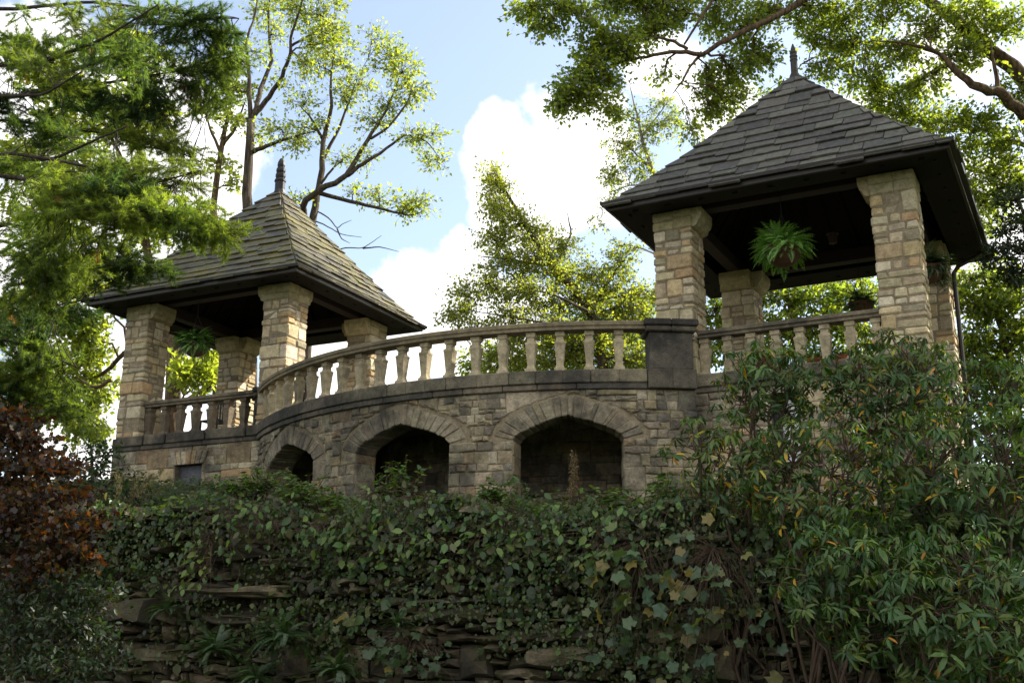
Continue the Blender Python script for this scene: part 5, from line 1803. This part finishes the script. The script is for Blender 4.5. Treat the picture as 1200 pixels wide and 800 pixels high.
my_ = (x - FL.o[0]) * FL.ey[0] + (y - FL.o[1]) * FL.ey[1]
k = (u > -0.35) & (u < 7.5) & (rr > RW + 0.05) & ~((np.abs(lx) < hx + .05) & (np.abs(ly) < hy + .05)) & ~((np.abs(mx_) < hxl + .05) & (np.abs(my_) < hyl + .05))
x, y = x[k], y[k]
n = len(x)
z = ground_h(x, y) + np.abs(rng.normal(size=n)) * 0.09 + 0.02
P = np.column_stack([x, y, z])
D = unit(rng.normal(size=(n, 3)) * np.array([1, 1, 0.5]) + out_ * 0.5)
N = unit(np.array([0, 0, 1.0]) + out_ * 0.5 + rng.normal(size=(n, 3)) * 0.4)
L = rng.uniform(0.05, 0.10, n)
lv.add(P, D, N, L, L * 0.8, pick(IVY, n, 0.3), T_OVAL)
o = lv.build('ivy_cover', M_soft)
tag(o, 'dark green ivy and creepers covering the rock face and the bank top', 'ivy', kind='stuff')
# bare root strands hanging over the stone
mb = MB()
for i in range(260):
    s = rng.uniform(-4, 11)
    q = (CLN * 15.4 / 1.0605) + CLT * s
    zt = float(cliff_top(q[0], q[1])) - rng.uniform(0, 0.8)
    L = rng.uniform(0.4, 1.6)
    d0 = rng.uniform(0.5, 0.75)
    t = np.linspace(0, 1, 6)
    pts = np.column_stack([q[0] - CLN[0] * (d0 + 0.1 * np.sin(t * 3)) + rng.normal(size=6) * 0.03, q[1] - CLN[1] * (d0 + 0.1 * np.sin(t * 3)) + rng.normal(size=6) * 0.03, zt - t * L])
    tube(mb, pts, np.linspace(0.006, 0.003, 6), 3, cap=False)
o = mb.build('hanging_roots', M_twig)
tag(o, 'thin dry strands of creeper hanging down over the rock face', 'creeper', kind='stuff')


# ------------------------------------------------------------------ shrubs and plants
def gz(x, y):
    return float(ground_h(x, y))


RHO = [(0.05, 0.1, 0.025), (0.066, 0.12, 0.028), (0.036, 0.075, 0.023), (0.095, 0.14, 0.028), (0.045, 0.09, 0.03), (0.08, 0.11, 0.024)]


def rhodo(label, px, py, Y, rx, ry, nw, leafL=0.135, yellow=0.03, dens_in=0.35):
    nw = int(nw * 1.75)
    leafL = min(leafL, 0.145)
    c = W(px, py, Y)
    k = Y / 1300
    rr = np.array([rx * k, rx * k * 0.85, ry * k])
    base = np.array([c[0] + rng.uniform(-0.2, 0.2), c[1] + 0.2, 0])
    base[2] = gz(base[0], base[1]) - 0.05
    root = thing('rhododendron', label, 'shrub', base, 'rhododendrons in front of the right pavilion')
    mb = MB()
    stems = []
    for i in range(9):
        a = 2 * math.pi * i / 9 + rng.uniform(-0.3, 0.3)
        e = c + np.array([math.cos(a), math.sin(a), rng.uniform(-0.2, 0.5)]) * rr * 0.5
        q = bez(base + rng.normal(size=3) * np.array([0.12, 0.12, 0]), e, 8, 0.04, 0.035)
        tube(mb, q, np.linspace(0.03, 0.012, 8), 6, cap=False)
        stems.append(q[3:])
    ST = np.concatenate(stems)
    lv = Leaves()
    dr = rdir(nw)
    rad = np.where(rng.random(nw) < dens_in, rng.uniform(0.4, 0.85, nw), rng.uniform(0.82, 1.08, nw))
    lump = 1 + 0.16 * np.sin(dr[:, 0] * 7 + px) * np.cos(dr[:, 2] * 6 + py)
    W_ = c + dr * rr * (rad * lump)[:, None]
    for i in range(nw):
        w = W_[i]
        if w[2] < gz(w[0], w[1]) + 0.1:
            continue
        j = int(np.argmin(np.linalg.norm(ST - w, axis=1) + rng.uniform(0, 0.25, len(ST))))
        if i % 2 == 0:
            tube(mb, bez(ST[j], w, 4, 0.03, 0.05), np.linspace(0.010, 0.005, 4), 4, cap=False)
        ax = unit(dr[i] * 0.8 + np.array([0, 0, 0.75]) + rng.normal(size=3) * 0.25)
        nl = rng.integers(5, 12)
        a = np.arange(nl) * 2 * math.pi / nl + rng.uniform(-0.5, 0.5, nl)
        e1 = unit(np.cross(ax, np.array([0.3, 0.2, 0.9])))
        e2 = np.cross(ax, e1)
        rd = np.cos(a)[:, None] * e1 + np.sin(a)[:, None] * e2
        drp = rng.uniform(-0.75, 0.35)
        D = unit(rd + ax * (rng.uniform(-0.45, 0.45, (nl, 1)) + drp) + np.array([0, 0, -0.3]) + rng.normal(size=(nl, 3)) * 0.12)
        N = ax + rd * 0.3
        L = leafL * rng.uniform(0.5, 1.25, nl) * rng.uniform(0.75, 1.15)
        col = pick(RHO, 1, 0.3)[0] * rng.uniform(0.8, 1.2, (nl, 1))
        ye = rng.random(nl) < yellow
        col[ye] = pick([(0.42, 0.26, 0.02), (0.36, 0.16, 0.02), (0.30, 0.28, 0.03)], int(ye.sum()), 0.2) if ye.any() else col[ye]
        lv.add(w + rd * 0.012 + rng.normal(size=(nl, 3)) * 0.012, D, N, L, L * rng.uniform(0.22, 0.34), col, T_LANCE)
    mb.build('stems', M_twig, root, smooth=True)
    lv.build('foliage', M_waxy, root)


rhodo('rhododendron rising in front of the right balustrade below the lit pillar', 905, 450, 14.6, 70, 55, 120, yellow=0.05, dens_in=0.5)
rhodo('rhododendron whose top shoots reach the foot of the right front pillar', 1045, 455, 14.2, 80, 72, 200, yellow=0.05)
rhodo('sparse rhododendron against the stone below the dark terrace pier', 850, 545, 14.0, 62, 72, 95, yellow=0.07, dens_in=0.55)
rhodo('rhododendron with yellowing leaves in the middle of the thicket', 955, 560, 13.2, 88, 78, 190, yellow=0.09)
rhodo('dark blue-green rhododendron at the right edge of the photo', 1135, 560, 12.6, 100, 85, 230, 0.18, yellow=0.02)
rhodo('low drooping rhododendron at the bottom right corner', 1110, 715, 11.6, 120, 95, 260, 0.18, yellow=0.02)
rhodo('rhododendron under the yellowing one, hanging over the rock', 985, 675, 12.2, 85, 70, 150, 0.17, yellow=0.03, dens_in=0.5)
rhodo('rhododendron in shade below the yellow-green tree on the right', 1170, 470, 15.5, 75, 55, 150, yellow=0.02)


def leafy_plant(name, label, cat, base, h, r, nst, nlf, leaf, pal, mat, tpl=T_OVAL, group=None, stem_mat=None, nod=0.3):
    base = np.asarray(base, float)
    root = thing(name, label, cat, base, group)
    mb = MB()
    lv = Leaves()
    for i in range(nst):
        a = rng.uniform(0, 2 * math.pi)
        e = base + np.array([math.cos(a) * r * rng.uniform(0.1, 1), math.sin(a) * r * rng.uniform(0.1, 1), h * rng.uniform(0.55, 1.05)])
        q = bez(base + rng.normal(size=3) * np.array([0.05, 0.05, 0]), e, 8, 0.06, 0.03)
        tube(mb, q, np.linspace(0.008, 0.003, 8), 4, cap=False)
        t = rng.uniform(0.25, 1, nlf) ** 0.7
        P = np.stack([np.interp(t, np.linspace(0, 1, 8), q[:, k]) for k in range(3)], 1)
        ph = rng.uniform(0, 2 * math.pi, nlf)
        D = np.stack([np.cos(ph), np.sin(ph), rng.uniform(-nod - 0.2, 0.3, nlf)], 1)
        N = np.array([0, 0, 1.0]) + out_ * 0.3 + rng.normal(size=(nlf, 3)) * 0.25
        L = leaf[0] * rng.uniform(0.55, 1.2, nlf) * (1.2 - 0.5 * t)
        lv.add(P + unit(D) * 0.02, D, N, L, L * leaf[1], pick(pal, nlf, 0.25), tpl)
    mb.build('stems', stem_mat or M_twig, root)
    lv.build('foliage', mat, root)
    return root


def on_ground(px, py, Y):
    P = W(px, py, Y)
    return np.array([P[0], P[1], gz(P[0], P[1]) - 0.03])


BROAD = [(0.12, 0.19, 0.035), (0.15, 0.22, 0.04), (0.09, 0.15, 0.03), (0.18, 0.22, 0.04)]
WEED = [(0.07, 0.14, 0.03), (0.095, 0.175, 0.034), (0.05, 0.105, 0.024), (0.13, 0.19, 0.04), (0.09, 0.1, 0.03)]
leafy_plant('leafy_bush', 'pale green bush with broad leaves at the cliff edge below the boarded opening', 'bush', on_ground(212, 610, 17.4), 1.15, 0.6, 26, 18, (0.17, 0.74), BROAD, M_soft)
WEED_SPOTS = []
for k in range(70):
    px = 225 + 590 * (k + 0.5) / 70 + rng.uniform(-8, 8)
    yc = 15.4 - 0.353 * (px - 600) / 1300 * 15.6
    WEED_SPOTS.append((px, yc + rng.uniform(-0.1, 1.3) * rng.random() ** 0.5, rng.uniform(0.2, 0.6) + 0.5 * max(0, math.sin(px * 0.045)) * rng.random(), rng.uniform(0.3, 0.55)))
for (px, Y, h, r) in WEED_SPOTS:
    leafy_plant('leafy_weed', 'green broad-leaved weed sprouting along the ivy-covered bank below the arches', 'plant', on_ground(px, 580, Y), h, r, 9, 13, (rng.uniform(0.09, 0.17), 0.62), WEED, M_soft, group='weeds along the bank top')


def grass_plume(label, px, Y, h, n, pal, w=0.22, group=None):
    b = on_ground(px, 580, Y)
    root = thing('seed_plume', label, 'plant', b, group)
    mb = MB()
    lv = Leaves()
    for i in range(n):
        e = b + np.array([rng.normal() * w * 0.5, rng.normal() * w * 0.4, h * rng.uniform(0.6, 1.0)])
        q = bez(b + rng.normal(size=3) * np.array([0.05, 0.05, 0]), e, 7, 0.0, 0.02)
        tube(mb, q, np.linspace(0.005, 0.002, 7), 3, cap=False)
        m = 170
        t = rng.uniform(0.35, 1, m)
        P = np.stack([np.interp(t, np.linspace(0, 1, 7), q[:, k]) for k in range(3)], 1) + rng.normal(size=(m, 3)) * 0.045 * (1.25 - t)[:, None]
        D = unit(np.array([0, 0, 0.8]) + rng.normal(size=(m, 3)) * 0.7)
        L = rng.uniform(0.02, 0.045, m)
        lv.add(P, D, rdir(m), L, L * 0.4, pick(pal, m, 0.3), T_DIA)
    mb.build('stems', M_twig, root)
    lv.build('seed_heads', M_soft, root)


DRY = [(0.16, 0.10, 0.05), (0.20, 0.13, 0.06), (0.12, 0.075, 0.04), (0.15, 0.12, 0.05)]
grass_plume('tall brown feathery seed plume in front of the right arch', 672, 15.6, 1.12, 5, DRY, 0.16)
grass_plume('wide tan seed plume beside the right arch, near the rhododendrons', 855, 14.6, 1.0, 9, DRY + [(0.13, 0.12, 0.05)], 0.55)
grass_plume('greenish seed plume at the left foot of the middle arch', 492, 15.9, 0.75, 5, [(0.10, 0.12, 0.04), (0.08, 0.10, 0.03)], 0.3)
grass_plume('small olive seed plume between the left and middle arches', 395, 16.2, 0.65, 6, [(0.12, 0.10, 0.04), (0.08, 0.09, 0.03)], 0.3)
grass_plume('pale dry grass tuft at the cliff edge beside the red maple', 143, 18.0, 0.8, 14, [(0.16, 0.12, 0.07), (0.12, 0.11, 0.05), (0.09, 0.10, 0.04)], 0.9)


def cliff_plant(name, label, px, py, nlf, spread, leaf, pal, mat, tpl, yellow=0.0, Y=None, group=None, ferny=False, off=0.75):
    """a plant rooted in a crack of the rock face and hanging out of it"""
    d = ray(px, py)
    q0 = CLN * 15.4 / 1.0605 - CLN * off
    t = (q0 @ CLN) / (d[:2] @ CLN)
    P = d * t
    root = thing(name, label, 'plant', P, group)
    lv = Leaves()
    mb = MB()
    if ferny:
        fern_fronds(lv, P, nlf, leaf[0], pal, (0.6, 1.1), 0.9, 0.14)
        tube(mb, [P + np.array([CLN[0], CLN[1], -0.2]) * 0.35, P], [0.02, 0.015], 5)
        mb.build('rootstock', M_twig, root)
    else:
        o = np.stack([rng.normal(size=nlf) * spread[0], rng.normal(size=nlf) * spread[1]], 1)
        Pl = P + np.column_stack([CLT[0] * o[:, 0], CLT[1] * o[:, 0], o[:, 1]]) + out_ * rng.uniform(0, 0.25, (nlf, 1))
        for i in range(nlf):
            tube(mb, bez(P + np.array([0, 0, spread[1] * 1.2]) - out_ * 0.2, Pl[i], 5, 0.06, 0.04), np.linspace(0.006, 0.003, 5), 3, cap=False)
        D = unit(rng.normal(size=(nlf, 3)) * 0.5 + np.array([0, 0, -0.6]) + out_ * 0.5)
        N = unit(out_ + np.array([0, 0, 0.7]) + rng.normal(size=(nlf, 3)) * 0.7)
        L = leaf[0] * rng.uniform(0.4, 1.4, nlf)
        col = pick(pal, nlf, 0.25)
        ye = rng.random(nlf) < yellow
        if ye.any():
            col[ye] = pick([(0.17, 0.17, 0.05), (0.20, 0.16, 0.04)], int(ye.sum()), 0.2)
        lv.add(Pl, D, N, L, L * leaf[1], col, tpl)
        mb.build('stems', M_twig, root)
    lv.build('foliage', mat, root)


LOB = [(0.07, 0.115, 0.05), (0.09, 0.14, 0.06), (0.055, 0.10, 0.05), (0.12, 0.15, 0.05)]
cliff_plant('lobed_vine', 'vine with large pale lobed leaves trailing left of the rhododendrons', 745, 690, 90, (0.42, 0.48), (0.15, 1.0), LOB, M_soft, T_LOBE, 0.12, off=0.85)
cliff_plant('lobed_vine', 'vine with large lobed leaves low under the tan seed plume', 835, 700, 80, (0.38, 0.5), (0.16, 1.0), LOB, M_soft, T_LOBE, 0.22, off=1.0)
cliff_plant('lobed_vine', 'small cluster of lobed leaves low on the rock left of centre', 478, 765, 60, (0.36, 0.15), (0.12, 1.0), [(0.05, 0.09, 0.035), (0.06, 0.10, 0.04)], M_soft, T_LOBE, 0.02)
cliff_plant('lobed_vine', 'few yellowing lobed leaves on the rock beside a pale slab', 412, 722, 10, (0.16, 0.07), (0.14, 1.0), [(0.12, 0.14, 0.05)], M_soft, T_LOBE, 0.5)
cliff_plant('trailing_plant', 'leafy sprig with oval leaves high on the rock under the middle arch', 480, 640, 34, (0.4, 0.14), (0.12, 0.62), WEED, M_soft, T_OVAL)
cliff_plant('trailing_plant', 'leafy sprig with oval leaves on the rock under the right arch', 590, 625, 36, (0.35, 0.16), (0.13, 0.62), WEED, M_soft, T_OVAL)
cliff_plant('trailing_plant', 'leafy sprig in the middle of the rock face above the thin slabs', 520, 668, 26, (0.26, 0.12), (0.11, 0.62), WEED, M_soft, T_OVAL)
cliff_plant('trailing_plant', 'leafy sprig hanging under the pale green bush', 238, 668, 26, (0.2, 0.22), (0.13, 0.62), BROAD, M_soft, T_OVAL)
cliff_plant('trailing_plant', 'leafy sprig on the rock near the rhododendron thicket', 705, 640, 26, (0.3, 0.16), (0.12, 0.62), WEED, M_soft, T_OVAL)
for k in range(24):                              # loose sprigs spilling down the upper half of the rock
    px, py = 225 + 24 * k + rng.uniform(-18, 18), 597 + 70 * rng.random() ** 1.6
    cliff_plant('trailing_plant', 'loose leafy sprig spilling over the top of the ivy-covered rock', px, py, int(rng.integers(18, 34)), (rng.uniform(0.18, 0.4), rng.uniform(0.10, 0.24)), (rng.uniform(0.09, 0.15), 0.62), WEED, M_soft, T_OVAL, group='leafy sprigs spilling over the rock edge', off=rng.uniform(0.55, 0.85))
FW = [(0.045, 0.085, 0.025), (0.06, 0.105, 0.03), (0.035, 0.07, 0.02)]
for (px, py, n, L, lb) in ((250, 762, 46, 0.55, 'wild fern at the bottom of the rock nearest the pale stacked slabs'), (330, 750, 50, 0.6, 'wild fern on the lower rock, second from the left'), (395, 785, 40, 0.5, 'wild fern at the bottom edge left of the lobed cluster'), (300, 795, 44, 0.5, 'wild fern lowest of all at the bottom edge'), (465, 730, 24, 0.35, 'small wild fern above the lobed cluster on the rock'), (195, 715, 24, 0.4, 'wild fern in the shade under the left ledges')):
    cliff_plant('wild_fern', lb, px, py, n, None, (L, 1), FW, M_fern, None, ferny=True, group='ferns growing on the rock face', off=0.8)

rhodo_dark = [(0.02, 0.042, 0.016), (0.028, 0.055, 0.018), (0.035, 0.06, 0.02), (0.03, 0.03, 0.014)]
gq = W(60, 760, 12.3)
gq[2] = gz(gq[0], gq[1])
tree('evergreen_shrub', 'low dark shrub growing under the red maple at the bottom left corner', 'shrub', [
    ([gq] + PX([(62, 780), (60, 740), (56, 710)], 12.3), [0.03, 0.025, 0.018, 0.008]),
    (PX([(61, 760), (100, 730), (120, 715)], 12.3), [0.018, 0.012, 0.006]),
    (PX([(61, 760), (20, 730), (-10, 720)], 12.3), [0.018, 0.012, 0.006]),
], pad_px([(20, 700, 34, 14, 0, 1.4), (70, 695, 30, 12, 0, 1.3), (110, 700, 24, 12, .2, 1), (0, 735, 34, 16, 0, 1.4), (55, 735, 36, 16, 0, 1.5), (105, 735, 28, 14, .2, 1.2), (30, 775, 40, 18, 0, 1.6), (85, 780, 34, 16, 0, 1.3), (120, 770, 20, 14, .2, .9), (-30, 780, 30, 20, 0, 1), (60, 810, 50, 16, 0, 1.2)], 12.3, 1.1),
    rhodo_dark, (0.075, 0.45), M_soft, M_bark, clump=(16, 20), sigma=0.10, tpl=T_OVAL, twig=0.004)

# ---- red Japanese maple and dark shrub at the left
Ym = 12.5
gm = W(20, 800, Ym)
gm[2] = gz(gm[0], gm[1])
REDM = [(0.032, 0.015, 0.009), (0.024, 0.012, 0.008), (0.055, 0.026, 0.01), (0.11, 0.055, 0.012), (0.02, 0.011, 0.007), (0.034, 0.032, 0.011), (0.09, 0.058, 0.013), (0.032, 0.036, 0.011)]
tree('japanese_maple', 'dark red Japanese maple at the lower left', 'tree', [
    ([gm] + PX([(22, 720), (28, 650), (40, 600), (45, 540)], Ym), [0.05, 0.045, 0.04, 0.03, 0.012]),
    (PX([(26, 660), (70, 620), (100, 590)], Ym - .3), [0.035, 0.025, 0.008]),
    (PX([(28, 650), (-20, 600), (-50, 560)], Ym + .3), [0.035, 0.025, 0.008]),
    (PX([(36, 615), (70, 560), (85, 530)], Ym + .3), [0.03, 0.02, 0.008]),
], pad_px([(9, 493, 28, 9, 0, 1.1), (-16, 513, 30, 11, 0, 1.3), (36, 518, 24, 9, 0, 1), (64, 548, 22, 9, .3, .9), (24, 548, 36, 11, 0, 1.4), (82, 580, 20, 8, .2, .8), (-6, 568, 34, 12, .2, 1.4), (44, 586, 32, 10, -.2, 1.3), (96, 608, 22, 8, -.2, .8), (9, 610, 36, 11, 0, 1.4), (64, 626, 30, 10, -.3, 1.1), (-6, 648, 32, 12, 0, 1.2), (46, 658, 32, 10, -.3, 1), (89, 653, 18, 8, -.3, .6), (14, 693, 32, 12, 0, .8), (-36, 608, 30, 40, .2, 1.5)], Ym, 1.1),
    REDM, (0.062, 1.0), M_redleaf, M_bark, clump=(20, 22), sigma=0.11, tpl=T_LOBE, twig=0.005)
Yz = 18.4
gz_ = W(110, 600, Yz)
gz_[2] = gz(gz_[0], gz_[1])
tree('evergreen_shrub', 'dark green shrub between the red maple and the left pavilion', 'shrub', [
    ([gz_] + PX([(110, 570), (108, 545), (106, 520)], Yz), [0.05, 0.04, 0.03, 0.01]),
    (PX([(110, 575), (140, 560), (160, 575)], Yz), [0.025, 0.02, 0.008]),
], pad_px([(100, 525, 22, 10, 0, 1.1), (128, 535, 16, 10, 0, .9), (85, 545, 22, 12, 0, 1.1), (118, 555, 24, 12, 0, 1.2), (145, 575, 18, 12, 0, 1), (100, 580, 26, 14, 0, 1.2), (170, 590, 20, 10, 0, 1), (135, 598, 26, 10, 0, 1.1), (70, 570, 22, 14, 0, 1)], Yz),
    [(0.02, 0.042, 0.018), (0.03, 0.055, 0.02), (0.05, 0.08, 0.022)], (0.085, 0.45), M_waxy, M_bark, clump=(13, 16), sigma=0.10, tpl=T_OVAL, twig=0.005)
